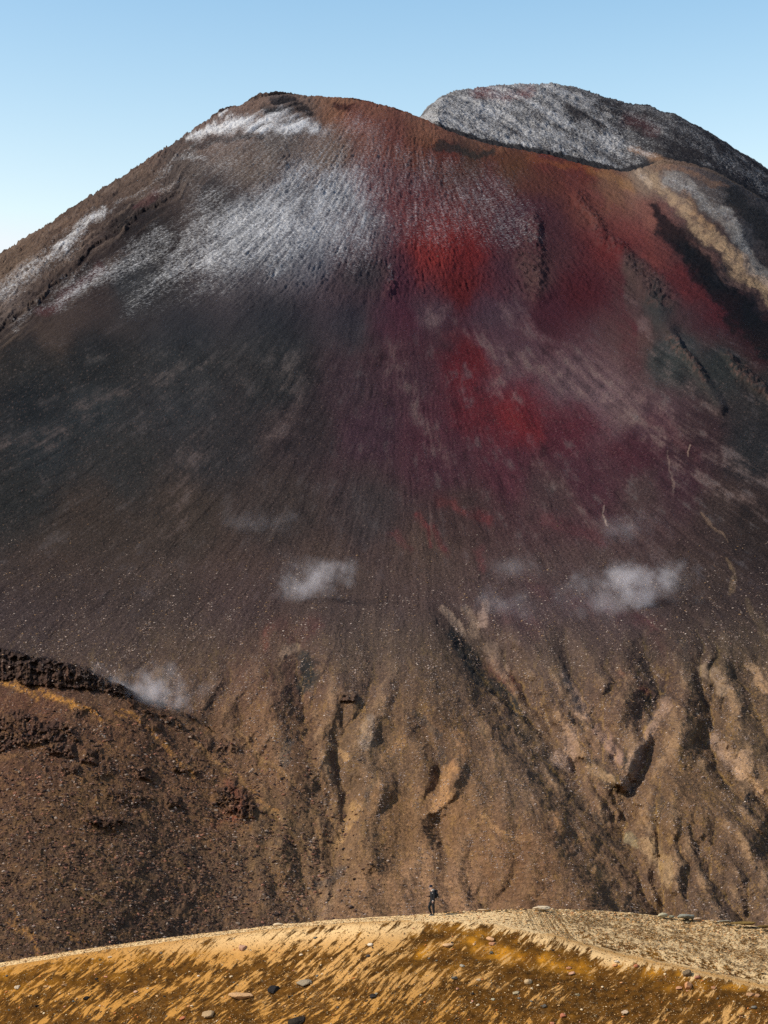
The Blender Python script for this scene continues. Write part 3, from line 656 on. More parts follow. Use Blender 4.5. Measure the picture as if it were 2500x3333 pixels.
paint((132, 104, 82), low * br(fbm(PXf / 55, PYf / 70, 5, 191, 0.6), 0.15, 0.6), .35)
paint((60, 50, 48), low * br(ffbm(PXf, PYf, 60, 150, 5, 195, 0.6), 0.1, 0.55), .4)
chan = fadeE * sstep(4.6, 7.5, accF); ridge_ = fadeE * sstep(0.6, 2.6, -relief)
paint((156, 122, 66), chan * br(rag, -0.4, 0.4), .45); paint((160, 128, 98), ridge_ * br(n_blot + 0.4 * rag, -0.25, 0.35), .5)
# rock faces
cl_n = fbm(PXf / 12, PYf / 60, 4, 201, 0.6)
paint((58, 46, 42), rock, .6); paint((106, 76, 62), rock * br(cl_n, 0.05, 0.5), .6); paint((24, 22, 24), rock * br(-cl_n, 0.1, 0.5), .7)
paint((128, 90, 74), Fm.stroke([(200, 2160), (290, 2158), (420, 2215), (560, 2270)], 10, 8) * (sd > 0), .7)
paint((78, 58, 52), spur_rub * br(fbm(PXf / 26, PYf / 20, 4, 205, 0.6), 0.0, 0.5), .5)
paint((46, 38, 34), spur_rub * br(fbm(PXf / 14, PYf / 9, 4, 207, 0.6), 0.1, 0.5), .4)
paint((124, 92, 62), spur_rub * br(fbm(PXf / 80, PYf / 34, 5, 209, 0.65), -0.05, 0.4), .55)
# layered lava and scree bands running down the left flank
dr_, tr_, sr_ = seg_dist(PXf, PYf, [(1100, 330), (850, 400), (640, 520)] + RIB)
sdr = dr_ * sr_; lb_ = sstep(1150, 900, PXf) * sstep(1500, 1150, PYf) * sstep(-120, 0, sdr)
band = fbm(sdr / 21 + 0.5 * noise(PXf / 70, PYf / 70, 721), PXf / 210, 5, 723, 0.68)
paint((128, 98, 80), lb_ * br(band, 0.0, 0.4), .55); paint((46, 38, 36), lb_ * br(-band, 0.05, 0.4), .6)
Z = Z + lb_ * 2.6 * band
# rock rib colours high up
paint((118, 78, 56), edgeband * br(fbm(FU / 4, FV / 50, 4, 211, 0.6), -0.1, 0.4), .6)
paint((50, 42, 40), edgeband * br(fbm(FU / 3, FV / 40, 4, 215, 0.6), 0.05, 0.4), .6)
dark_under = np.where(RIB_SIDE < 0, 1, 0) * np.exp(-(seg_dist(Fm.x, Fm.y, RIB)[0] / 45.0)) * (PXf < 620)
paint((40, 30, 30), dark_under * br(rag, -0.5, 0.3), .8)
paint((96, 42, 40), Fm.stroke([(330, 880), (250, 940), (180, 1000), (130, 1010)], 28, 22) + Fm.stroke([(500, 640), (440, 690)], 22, 16), .6)
paint((108, 80, 74), rocky_patch * br(fbm(PXf / 14, PYf / 12, 4, 221, 0.6), -0.2, 0.4), .5)
paint((40, 36, 36), rocky_patch * br(fbm(PXf / 12, PYf / 10, 4, 225, 0.6), 0.15, 0.5), .7)
# ---- snow and rime cover
snow = np.zeros(PX.shape, np.float32)
def addsnow(m):
    global snow
    snow = np.maximum(snow, m)
SNK = 0.84
for pts, w0, w1, k in [([(600, 455), (690, 425), (780, 405), (900, 388), (1000, 400)], 22, 46, 1.15), ([(690, 372), (740, 358), (775, 350)], 14, 8, .9),
                       ([(700, 400), (740, 375)], 14, 10, .8), ([(960, 400), (1080, 420), (1200, 410)], 50, 60, .55), ([(590, 535), (680, 505)], 16, 18, .6), ([(500, 560), (640, 500)], 14, 10, .45),
                       ([(200, 820), (270, 760), (330, 705), (330, 690)], 34, 16, .95), ([(-300, 1120), (0, 960), (100, 890), (220, 800)], 70, 46, .62), ([(330, 720), (470, 620), (580, 520), (680, 440)], 12, 10, .5),
                       ([(380, 570), (300, 640), (200, 720)], 10, 10, .4), ([(200, 960), (300, 900), (420, 850), (530, 790)], 50, 60, .6), ([(180, 980), (110, 1030), (60, 1090)], 26, 18, .45),
                       ([(450, 650), (600, 600)], 20, 20, .4), ([(1420, 440), (1530, 462), (1640, 482)], 12, 8, .25),
                       ([(2180, 600), (2260, 620), (2340, 690), (2400, 760), (2440, 830)], 34, 24, .5), ([(2300, 600), (2340, 640)], 26, 26, .4), ([(2080, 580), (2110, 592)], 14, 14, .5),
                       ([(1330, 540), (1300, 640), (1290, 760)], 60, 60, .42), ([(1550, 560), (1500, 660), (1460, 720)], 50, 40, .32), ([(1640, 640), (1700, 720), (1720, 760)], 40, 24, .36),
                       ([(1260, 850), (1270, 900)], 20, 20, .4), ([(1190, 400), (1230, 470), (1260, 560)], 30, 40, .42), ([(1390, 640), (1390, 700)], 60, 60, .3), ([(2060, 520), (2110, 580)], 16, 10, .4)]:
    addsnow(k * SNK * Fw.stroke(pts, w0 * 1.7, w1 * 1.7) * (0.8 + 0.5 * n_str) * (1 + 0.9 * lb_ * band))
fan = Fw.area([(980, 470), (1140, 480), (1260, 560), (1270, 760), (1180, 850), (900, 890), (700, 930), (430, 980), (520, 860), (600, 720), (620, 640), (800, 600), (880, 550)], 130)
addsnow(fan * (0.52 + 0.22 * n_str2 + 0.3 * n_str + 0.25 * ffbm(PXf, PYf, 16, 60, 4, 231, 0.6)))
addsnow(0.5 * Fw.stroke([(1180, 600), (1080, 740), (900, 880)], 120, 60) * (0.8 + 0.6 * n_str2)); addsnow(0.46 * Fw.stroke([(660, 700), (600, 800), (500, 930)], 46, 46))
addsnow(0.30 * Fw.area([(700, 330), (1250, 380), (1330, 560), (1000, 620), (600, 600)], 60) * (1 + 0.6 * n_str))
addsnow(0.30 * Fw.area([(1240, 430), (1700, 560), (1800, 800), (1500, 820), (1300, 800)], 60) * (1 + 0.6 * n_str))
addsnow(0.12 * sstep(1180, 950, PYf) * sstep(1300, 900, PXf)); 
snow = np.clip(snow, 0, 1.2) * sstep(6, 30, PYf - skyA[None, :] + 12 * (snow > 0.5))
H3 = 0.7 * np.clip(snow, 0, 1) * (fbm(X.astype(np.float32) / 2.2, Z.astype(np.float32) / 2.2, 3, 241, 0.6)); Z = Z + H3
up_ = (sstep(2150, 1300, PYf) * sstep(560, 800, PYf))[..., None]
col = col * (1 - up_) + up_ * 0.058 * (np.maximum(col, 1e-4) / 0.062) ** 1.22
red_ = np.clip((col[..., 0] - 0.5 * (col[..., 1] + col[..., 2])) / (col[..., 0] + 1e-4) - 0.35, 0, 0.6) * sstep(2300, 2000, PYf) * sstep(430, 600, PYf)
redm = np.clip(red_ * 2.2, 0, 1); col[..., 0] *= 1 - 0.85 * red_; col[..., 2] *= 1 + 0.12 * redm; col[..., 1] *= 1 - 0.02 * redm
hl_ = (sstep(1350, 1150, PYf) * sstep(1150, 900, PXf))[..., None]; g_ = col.mean(-1, keepdims=True); col = col * (1 - 0.3 * hl_) + g_ * 0.3 * hl_
rm_ = (sstep(560, 420, PYf))[..., None]; g_ = col.mean(-1, keepdims=True); col = col * (1 - 0.28 * rm_) + g_ * 0.28 * rm_
hr_ = (sstep(1300, 1000, PYf) * sstep(1150, 1350, PXf))[..., None]; col = col * (1 - 0.20 * hr_)
mv_ = (sstep(1000, 1200, PYf) * sstep(2000, 1700, PYf))[..., None]; col = col * (1 + mv_ * np.array([0.10, 0.10, -0.04], np.float32))
col = col * (1 + low[..., None] * np.array([0.17, 0.15, 0.09], np.float32))
col = np.clip(col / EXPO, 0.004, 0.8)
strk = 0.5 + 0.32 * ffbm(PXf, PYf, 13, 120, 4, 651, 0.7)
# ---- far side of the cone, going down behind the skyline
nb = 50
bx = np.zeros((nb, len(cols))); by = bx.copy(); bz = bx.copy()
for i in range(nb):
    t = (i + 1) / nb; dist = 3 + 900 * t ** 2.2
    ex = X[-1] - XA; ey = Y[-1] - YA
    bx[i] = X[-1] * (1 + dist / Y[-1]); by[i] = Y[-1] + dist
    zc0 = zcone(X[-1], Y[-1]); zc1 = zcone(bx[i], by[i])
    slopez = np.minimum(zc1 - zc0, Z[-1] / Y[-1] * dist - 0.12 * dist)
    bz[i] = Z[-1] + slopez + np.minimum(1.5, dist * 0.1) * noise(cols / 9 + i, cols * 0 + i * 0.7, 251)
def ext(a, b): return np.concatenate([a, b], 0)
rep = lambda a: np.repeat(a[-1:], nb, 0)
MX, MY, MZ, MC, MS, MK = ext(X, bx), ext(Y, by), ext(Z, bz), ext(col, rep(col)), ext(snow, rep(snow)), ext(strk, rep(strk))
# the same cone carried on round both sides, coarser, outside the frame
for side, j0, sg in (('left', 0, -1), ('right', len(cols) - 1, 1)):
    rws = np.r_[0:MX.shape[0]:4, MX.shape[0] - 1]; ncol = 60
    ye, ze, a0 = MY[rws, j0], MZ[rws, j0], MX[rws, j0] / MY[rws, j0]
    k_ = np.arange(ncol)[None, :]; az = a0[:, None] + sg * (0.004 * k_ + 0.0004 * k_ ** 2)
    YY = np.repeat(ye[:, None], ncol, 1); XX = az * YY
    ZZ = zcone(XX, YY) + (ze - zcone(a0 * ye, ye))[:, None] * np.exp(-k_ / 25.0) + 4 * fbm(XX / 40, YY / 40, 4, 731) * np.minimum(1, k_ / 4.0)
    ZZ = np.maximum(ZZ, -95)
    rp = lambda v: np.repeat(v[rws, j0][:, None], ncol, 1)
    cc = rp(MC) * (1 + 0.3 * fbm(XX / 20, ZZ / 20, 4, 733))[..., None]
    fo = grid_mesh('mountain_flank', XX, YY, ZZ, {'col': np.clip(cc, 0.004, 0.8), 'snow': rp(MS), 'streak': rp(MK), 'flow': np.stack([XX, YY, XX * 0], -1)}, M_mtn, flip=(sg < 0))
    tag(fo, kind='structure', label=side + ' flank of the dark volcanic cone running on outside the frame')
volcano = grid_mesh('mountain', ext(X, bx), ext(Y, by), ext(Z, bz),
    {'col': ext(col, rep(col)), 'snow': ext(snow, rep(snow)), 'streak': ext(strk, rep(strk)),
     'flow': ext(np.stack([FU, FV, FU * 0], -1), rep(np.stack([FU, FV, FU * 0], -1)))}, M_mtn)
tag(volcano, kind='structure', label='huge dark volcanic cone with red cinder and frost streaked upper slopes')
# ------------------------------------------------------------------ second summit dome, behind the crater rim
cb = np.arange(1200, 2960, 2.4); skyB = sky_line(SKY_B, cb, 11); nr = 230
TB = np.linspace(0, 1, nr)[:, None]
bot = np.maximum(np.interp(cb, cols, skyA) + 60, skyB + 140)
PXb = np.repeat(cb[None], nr, 0).astype(np.float32); PYb = (bot + (skyB - bot) * TB)
ab, bb = ray(PXb, PYb); _, b0 = ray(cb, bot)
s_ = 0.62
Yd = 2170 * (b0 - s_) / (bb - s_) + 90 * (1 - np.sqrt(np.clip(1 - TB ** 6, 0, 1))) + ((PXb - 1750) / 8000 * 2170) ** 2 / 900
PYb = PYb.astype(np.float32)
Xd = ab * Yd; Zd = bb * Yd
diag = (Xd * 0.9 - Zd * 0.35).astype(np.float32); dwn = (Zd + 0.5 * Xd).astype(np.float32)
wxb = PXb + 30 * fbm(PXb / 70, PYb / 70, 4, 301); wyb = PYb + 30 * fbm(PXb / 70, PYb / 70, 4, 305)
Fb = Field(wxb, wyb)
lmp = fbm(diag / 9 + 0.4 * noise(dwn / 15, diag / 15, 311), dwn / 15, 4, 312, 0.62, True)
acr = (0.75 * Xd + 0.66 * Zd).astype(np.float32); alo = (0.66 * Xd - 0.75 * Zd).astype(np.float32)
Hd = 3.2 * fbm(acr / 11 + 0.5 * noise(acr / 30, alo / 30, 323), alo / 42, 5, 325, 0.6, True) + 2.0 * lmp * (0.5 + np.abs(fbm(diag / 22, dwn / 22, 3, 314)) * 2.2) + 1.6 * fbm((diag + 0.8 * dwn) / 4, (dwn - 0.8 * diag) / 16, 4, 319, 0.65, True) + 1.3 * fbm(Xd.astype(np.float32) / 3.5, Zd.astype(np.float32) / 3.0, 4, 315, 0.6) + 2.0 * fbm(Xd.astype(np.float32) / 25, Zd.astype(np.float32) / 25, 3, 317)
Hd *= (0.55 + 0.45 * sstep(2250, 1900, PXb))
Zd = Zd + Hd
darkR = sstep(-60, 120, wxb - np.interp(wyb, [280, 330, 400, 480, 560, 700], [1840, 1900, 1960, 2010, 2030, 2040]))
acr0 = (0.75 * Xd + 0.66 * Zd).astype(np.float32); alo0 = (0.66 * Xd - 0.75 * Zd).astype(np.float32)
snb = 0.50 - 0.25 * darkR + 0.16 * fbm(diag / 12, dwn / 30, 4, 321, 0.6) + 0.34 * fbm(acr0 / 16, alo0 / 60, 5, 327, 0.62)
snb = np.maximum(snb, 0.36 * Fb.stroke([(2030, 350), (2120, 372), (2220, 420), (2340, 500), (2500, 620)], 30, 50)); snb = np.maximum(snb, 0.4 * Fb.stroke([(2080, 350), (2150, 372), (2230, 400)], 10, 12))
snb = snb * (1 - 0.8 * sstep(11, 2, np.interp(PXb, cols, skyA) - PYb) * sstep(1400, 1460, PXb))
snb = snb - 0.12 * Fb.stroke([(1560, 310), (1640, 320), (1700, 330)], 30, 26) - 0.2 * Fb.stroke([(1850, 360), (1950, 420)], 30, 30)
cbcol = np.zeros(PXb.shape + (3,), np.float32) + lin((50, 47, 48))
def pb(rgb, m, k=1.0):
    global cbcol
    m = np.clip(m * k, 0, 1)[..., None]; cbcol = cbcol * (1 - m) + lin(rgb) * m
pb((112, 48, 50), Fb.stroke([(1560, 300), (1640, 320), (1720, 300)], 45, 30), .4); pb((80, 38, 40), Fb.stroke([(2050, 400), (2130, 430)], 40, 30), .6)
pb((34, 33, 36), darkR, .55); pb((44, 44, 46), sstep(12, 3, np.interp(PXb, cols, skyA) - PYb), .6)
pb((140, 108, 84), Fb.stroke([(2060, 490), (2120, 520), (2180, 540)], 22, 18) * 1.0, .6)
cbcol = np.clip(cbcol / EXPO, 0.004, 0.8)
nb2 = 30
ax2 = []; ay2 = []; az2 = []
for i in range(nb2):
    dist = 3 + 500 * ((i + 1) / nb2) ** 2
    ax2.append(Xd[-1] * (1 + dist / Yd[-1])); ay2.append(Yd[-1] + dist); az2.append(Zd[-1] + dist * (Zd[-1] / Yd[-1]) - 0.1 * dist - 0.0012 * dist ** 2)
rep2 = lambda a: np.repeat(a[-1:], nb2, 0)
flb = np.stack([diag, dwn, diag * 0], -1)
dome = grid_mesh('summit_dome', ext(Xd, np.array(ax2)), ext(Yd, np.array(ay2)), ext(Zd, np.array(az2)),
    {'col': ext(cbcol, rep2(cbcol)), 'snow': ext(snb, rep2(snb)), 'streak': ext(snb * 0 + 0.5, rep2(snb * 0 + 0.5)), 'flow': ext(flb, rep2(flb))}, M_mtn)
tag(dome, kind='structure', label='frosted grey second summit behind the crater rim')
# ------------------------------------------------------------------ valley floor to the horizon
n = 60; gx = np.linspace(-9000, 9000, n); gy = np.linspace(-3000, 15000, n)
GX, GY = np.meshgrid(gx, gy); GZ = -95 + 6 * fbm(GX / 900, GY / 900, 4, 401)
fc = np.zeros(GX.shape + (3,), np.float32) + np.array([0.11, 0.08, 0.055], np.float32)
fl_ = grid_mesh('ground', GX, GY, GZ, {'col': fc, 'snow': GX * 0, 'streak': GX * 0 + 0.5, 'flow': np.stack([GX, GY, GX * 0], -1)}, M_mtn)
tag(fl_, kind='structure', label='brown valley floor around the volcano')
# ------------------------------------------------------------------ foreground rim of ochre sand
FAR = [(-400, 3205, 160), (-100, 3150, 158), (0, 3134, 156), (150, 3108, 155), (300, 3086, 154), (450, 3066, 153), (600, 3046, 152), (750, 3028, 151), (900, 3011, 150), (1050, 2996, 149),
       (1200, 2986, 148), (1300, 2981, 147.5), (1400, 2974, 147), (1500, 2967, 147), (1600, 2962, 148), (1700, 2959, 149), (1800, 2959, 150), (1900, 2961, 151), (2000, 2966, 152),
       (2100, 2975, 152), (2200, 2986, 152), (2300, 2994, 151), (2400, 3005, 150), (2500, 3020, 149), (2700, 3056, 147), (2900, 3100, 145)]
NEAR = [(-400, 3222, 155), (0, 3148, 152), (300, 3098, 150), (600, 3058, 148), (900, 3023, 146), (1200, 3001, 143), (1400, 2994, 142.5), (1500, 2994, 142), (1600, 3003, 141.3), (1700, 3022, 140.5),
        (1800, 3046, 139.5), (1900, 3076, 138.5), (2000, 3106, 137.5), (2100, 3128, 136.5), (2200, 3150, 135.5), (2300, 3172, 134.5), (2400, 3195, 133.5), (2500, 3218, 132.5), (2700, 3262, 131), (2900, 3310, 129)]
cs_ = np.arange(-380, 2880, 2.6)
def ln(pts, k, x=None):
    a = np.array(pts, float); return smooth(np.interp(cs_, a[:, 0], a[:, k]), 61)
fy_, fY_ = ln(FAR, 1), ln(FAR, 2); ny_, nY_ = ln(NEAR, 1), ln(NEAR, 2)
fy_ = fy_ + 2.2 * fbm(cs_ / 60, cs_ * 0, 4, 501)
_, bf = ray(cs_, fy_); _, bn = ray(cs_, ny_)
zf = bf * fY_; zn = bn * nY_
rowsX, rowsY, rowsZ, rowsK = [], [], [], []
acs, _ = ray(cs_, fy_)
# parameter k: -1..0 back slope, 0..1 flat top, 1..2 near face, 2..3 hollow up to the camera
def add(Yr, Zr, k): rowsX.append(acs * Yr); rowsY.append(Yr + 0 * cs_); rowsZ.append(Zr + 0 * cs_); rowsK.append(k + 0 * cs_)
for i in range(46):                                   # far side going down
    t = 1 - i / 46.0; dist = 240 * t ** 2.2
    add(fY_ + dist, zf - 0.55 * dist * sstep(-3, 8, np.full(len(cs_), dist)) , -t)
NT_ = 90
for i in range(NT_):
    t = i / NT_
    Yt = fY_ + (nY_ - fY_) * t
    add(Yt, zf + (zn - zf) * t, t)
NFc = 330
face_len = np.interp(cs_, [-400, 1400, 2900], [15, 14, 12])
zs = zn.copy(); Yl = nY_.copy()
for i in range(NFc):
    t = i / NFc
    s = 0.10 + 0.56 * sstep(0, 0.14, np.full(len(cs_), t))     # rounds over from the flat top to the steep face
    add(Yl.copy(), zs.copy(), 1 + t)
    dl = face_len / NFc
    Yl = Yl - dl; zs = zs - s * dl
Yb_, zb_ = Yl.copy(), zs.copy()
for i in range(60):
    t = (i + 1) / 60.0
    Yt = Yb_ * (1 - t) - 20 * t
    zt = zb_ + (-1.75 - zb_) * t ** 1.5 - 6 * np.sin(math.pi * t) * (1 - t)
    add(Yt, zt, 2 + t)
RX, RY, RZ, RK = map(np.array, (rowsX, rowsY, rowsZ, rowsK))
f32 = lambda a: a.astype(np.float32)
flatk = sstep(-0.1, 0.05, RK) * sstep(1.02, 0.9, RK); facek = sstep(0.97, 1.1, RK)
und = 0.16 * fbm(f32(RX) / 5, f32(RY) / 5, 4, 511) * (0.4 + 0.6 * facek)
RZ = RZ + und * sstep(-0.02, 0.12, np.abs(RK - 0.0)) + 0.035 * fbm(f32(RX) / 0.55, f32(RY) / 0.55, 3, 521, 0.6)
# streak coordinates: across / along the run of the sand
ang = R(43)
ss = RZ * 1.15
FUs = RX * math.sin(ang) - ss * math.cos(ang) * 1.0; FVs = RX * math.cos(ang) + ss * math.sin(ang)
pl_ = sstep(-0.1, 0.0, RK) * sstep(1.0, 0.93, RK) * sstep(6, 11, RX)
FUs = FUs * (1 - pl_) + pl_ * (RY * 0.22); FVs = FVs * (1 - pl_) + pl_ * RX * 3.2
FUs = FUs + 0.35 * noise(f32(RX) / 6, f32(RZ) / 3, 531)
# where the ground seen lies in photo units, to lay the damp areas out
def proj(x, y, z):
    a, b = x / y, z / y
    v = (b * cp - sp) / (cp + b * sp)
    return CX + a * (cp - sp * v) * F, CY - v * F
mask_ok = RY > 20
QX = np.zeros(RX.shape); QY = np.full(RX.shape, 4000.0)
QX[mask_ok], QY[mask_ok] = proj(RX[mask_ok], RY[mask_ok], RZ[mask_ok])
QXf, QYf = f32(QX), f32(QY)
Fg = Field(QXf + 30 * fbm(QXf / 120, QYf / 90, 4, 541), QYf + 22 * fbm(QXf / 120, QYf / 90, 4, 545))
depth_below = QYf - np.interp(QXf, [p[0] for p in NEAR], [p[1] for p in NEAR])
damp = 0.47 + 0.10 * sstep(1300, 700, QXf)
damp += 0.20 * sstep(30, 250, depth_below)  # grazing-light shade of the lower face, painted in as more dark ground
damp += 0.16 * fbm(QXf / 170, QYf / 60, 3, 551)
for pts, w0, w1, k in [([(0, 3180), (200, 3190), (450, 3170), (640, 3150), (760, 3165)], 24, 28, .34), ([(300, 3200), (450, 3215), (600, 3195)], 20, 16, .3), ([(0, 3300), (150, 3290), (260, 3330)], 60, 50, .3),
                       ([(1400, 3020), (1600, 3060), (1800, 3110), (2000, 3180), (2200, 3200)], 50, 70, .5), ([(1350, 3060), (1600, 3140), (1800, 3200), (2050, 3280)], 60, 90, .34),
                       ([(1900, 3240), (2150, 3270), (2400, 3260), (2500, 3280)], 80, 90, .34), ([(1500, 3230), (1700, 3280), (1900, 3320)], 50, 60, .34), ([(2300, 3200), (2500, 3250)], 40, 40, .4),
                       ([(1240, 3160), (1350, 3130), (1450, 3110)], 24, 20, .3), ([(500, 3300), (560, 3333)], 30, 30, .2)]:
    damp += k * Fg.stroke(pts, w0, w1)
for pts, w0, w1, k in [([(100, 3330), (300, 3290), (480, 3230), (620, 3190)], 40, 24, -.3), ([(780, 3060), (1000, 3060), (1200, 3040), (1290, 3060)], 50, 60, -.26), ([(1000, 3170), (1160, 3180), (1300, 3170)], 60, 50, -.18),
                       ([(560, 3300), (700, 3240), (800, 3230)], 50, 40, -.2), ([(300, 3120), (600, 3080), (800, 3080)], 26, 40, -.3), ([(0, 3145), (300, 3105)], 10, 14, -.3)]:
    damp += k * Fg.stroke(pts, w0, w1)
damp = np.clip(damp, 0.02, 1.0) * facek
gold = (0.22 * flatk).astype(np.float32)
for pts, w0, w1, k in [([(1360, 3105), (1450, 3080), (1540, 3060)], 40, 34, .8), ([(1560, 3090), (1700, 3120), (1850, 3140), (1980, 3150), (2060, 3120)], 46, 60, 1.), ([(1400, 3010), (1550, 3030), (1750, 3060)], 26, 40, .55),
                       ([(2080, 3170), (2200, 3160), (2260, 3190)], 50, 40, .75), ([(2150, 3210), (2280, 3220), (2420, 3200)], 30, 34, .5), ([(0, 3170), (250, 3140), (520, 3110), (800, 3100)], 26, 26, .6), ([(0, 3220), (400, 3180)], 30, 20, .4),
                       ([(1750, 3300), (1850, 3320)], 20, 20, .5), ([(1300, 3170), (1500, 3160)], 30, 30, .3), ([(1100, 3040), (1350, 3030)], 30, 30, .4)]:
    gold = np.maximum(gold, k * Fg.stroke(pts, w0, w1))
gold = np.clip(gold * np.clip(0.55 + 1.5 * fbm(QXf / 110, QYf / 55, 5, 555, 0.6), 0.05, 1.3), 0, 1)
pale = np.clip(0.85 * sstep(80, 5, depth_below) * sstep(250, 900, QXf) + 0.25 * sstep(500, 1100, QXf) * sstep(330, 120, depth_below), 0, 1) * (0.2 + 0.8 * facek) * 0.75  # pale sand near the crest; shade of the lower face kept in the colour
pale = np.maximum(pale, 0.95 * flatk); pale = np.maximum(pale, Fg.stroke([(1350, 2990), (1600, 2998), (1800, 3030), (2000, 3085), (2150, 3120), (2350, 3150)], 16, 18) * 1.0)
gravel = np.clip(0.12 + 0.22 * facek * sstep(60, 200, depth_below) + 0.15 * noise(QXf / 90, QYf / 60, 561), 0, 0.7)
plate = flatk * sstep(1500, 1900, QXf)
gravel = np.maximum(gravel, plate * np.clip(0.75 - 0.75 * sstep(45, 10, np.abs(QYf - np.interp(QXf, [p[0] for p in NEAR], [p[1] for p in NEAR]) + 14)), 0.2, 1))
damp = np.maximum(damp, plate * 0.8 * Fg.stroke([(1720, 2972), (1900, 3000), (2080, 3040), (2300, 3080), (2500, 3120)], 22, 40)); damp = np.maximum(damp, plate * 0.5)
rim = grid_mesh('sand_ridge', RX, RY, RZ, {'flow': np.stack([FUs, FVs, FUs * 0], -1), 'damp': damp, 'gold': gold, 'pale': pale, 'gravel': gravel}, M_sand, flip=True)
tag(rim, kind='structure', label='golden sand ridge crossing the foreground')
# look-up of the ground under a photo point (near side of the ridge)
from mathutils.bvhtree import BVHTree
sub = 4
_v = np.stack([RX[46::sub, ::sub], RY[46::sub, ::sub], RZ[46::sub, ::sub]], -1); _h, _w = _v.shape[:2]
_i = np.arange(_h * _w).reshape(_h, _w)
_q = np.stack([_i[:-1, :-1], _i[:-1, 1:], _i[1:, 1:], _i[1:, :-1]], -1).reshape(-1, 4)
bvh_rim = BVHTree.FromPolygons(_v.reshape(-1, 3).tolist(), _q.tolist())
def on_rim(px, py):
    a, b = ray(px, py); d = Vector((a, 1, b)).normalized()
    h = bvh_rim.ray_cast(Vector((0, 0, 0)), d)
    return h[0], (h[1] if h[1] is None or h[1].z > 0 else -h[1])
# ------------------------------------------------------------------ rocks
import bmesh
def rock_mesh(name, seed, sub=3, sharp=0.35, flat=0.7, elong=1.2):
    """an angular weathered block of about unit size: a sphere cut by random planes, then roughened"""
    rnd = random.Random(seed); bm = bmesh.new()
    bmesh.ops.create_icosphere(bm, subdivisions=sub, radius=1.0)
    planes = []
    for _ in range(rnd.randint(9, 13)):
        v = Vector((rnd.gauss(0, 1), rnd.gauss(0, 1), rnd.gauss(0, 1))).normalized(); planes.append((v, rnd.uniform(0.5, 0.86)))
    off = rnd.random() * 50
    from mathutils import noise as mn
    for v in bm.verts:
        d = v.co.normalized(); r = 1.0
        for nrm, h in planes:
            k = d.dot(nrm)
            if k > 1e-3: r = min(r, h / k)
        n1 = mn.fractal(d * 2.2 + Vector((off, 0, 0)), 1.0, 2.0, 4)
        v.co = d * r * (1 + 0.10 * n1)
        v.co.x *= elong; v.co.z *= flat
    me = bpy.data.meshes.new(name); bm.to_mesh(me); bm.free()
    if sub >= 3:
        me.polygons.foreach_set('use_smooth', [False] * len(me.polygons))
    return me
def rock_obj(name, me, rgb, loc, nrm, size, rot, sink=0.35, scale=(1, 1, 1)):
    m = me.copy() if rgb is not None else me
    if rgb is not None:
        c = lin(rgb) / EXPO * 0.85; c = c * 0.72 + 0.28 * c.mean() * np.array([1.25, 1.0, 0.72])
        a = m.attributes.new('col', 'FLOAT_COLOR', 'POINT'); a.data.foreach_set('color', np.tile(np.append(c, 1).astype(np.float32), len(m.vertices)))
        m.materials.clear(); m.materials.append(M_rock)
    o = bpy.data.objects.new(name, m); sc.collection.objects.link(o)
    o.rotation_mode = 'QUATERNION'
    q = Vector(nrm).to_track_quat('Z', 'Y')
    from mathutils import Quaternion
    o.rotation_quaternion = q @ Quaternion((0, 0, 1), rot)
    o.scale = (size * scale[0], size * scale[1], size * scale[2]); o.location = Vector(loc) + Vector(nrm) * size * (0.5 - sink)
    return o
SHAPES = [rock_mesh('rock_shape', 10 + i, 3, flat=0.62 + 0.06 * (i % 4), elong=1.0 + 0.12 * (i % 3)) for i in range(10)]
def boulder(px, py, wpx, rgb, label, shp=0, rot=0.0, sink=0.3, sc3=(1, 1, 1), name='boulder', grp=None):
    p, n = on_rim(px, py + wpx * 0.22)
    if p is None: return None
    n = (n + Vector((0, 0, 0.6))).normalized()
    size = wpx / F * p.y / 2.2
    o = rock_obj(name, SHAPES[shp % 10], rgb, p, n, size, rot, sink, sc3)
    tag(o, label, 'rock', grp); return o
TAN, PNK, GRY, DRK, ORG, WHT = (214, 168, 118), (206, 150, 116), (128, 124, 112), (52, 50, 52), (206, 128, 72), (235, 214, 184)
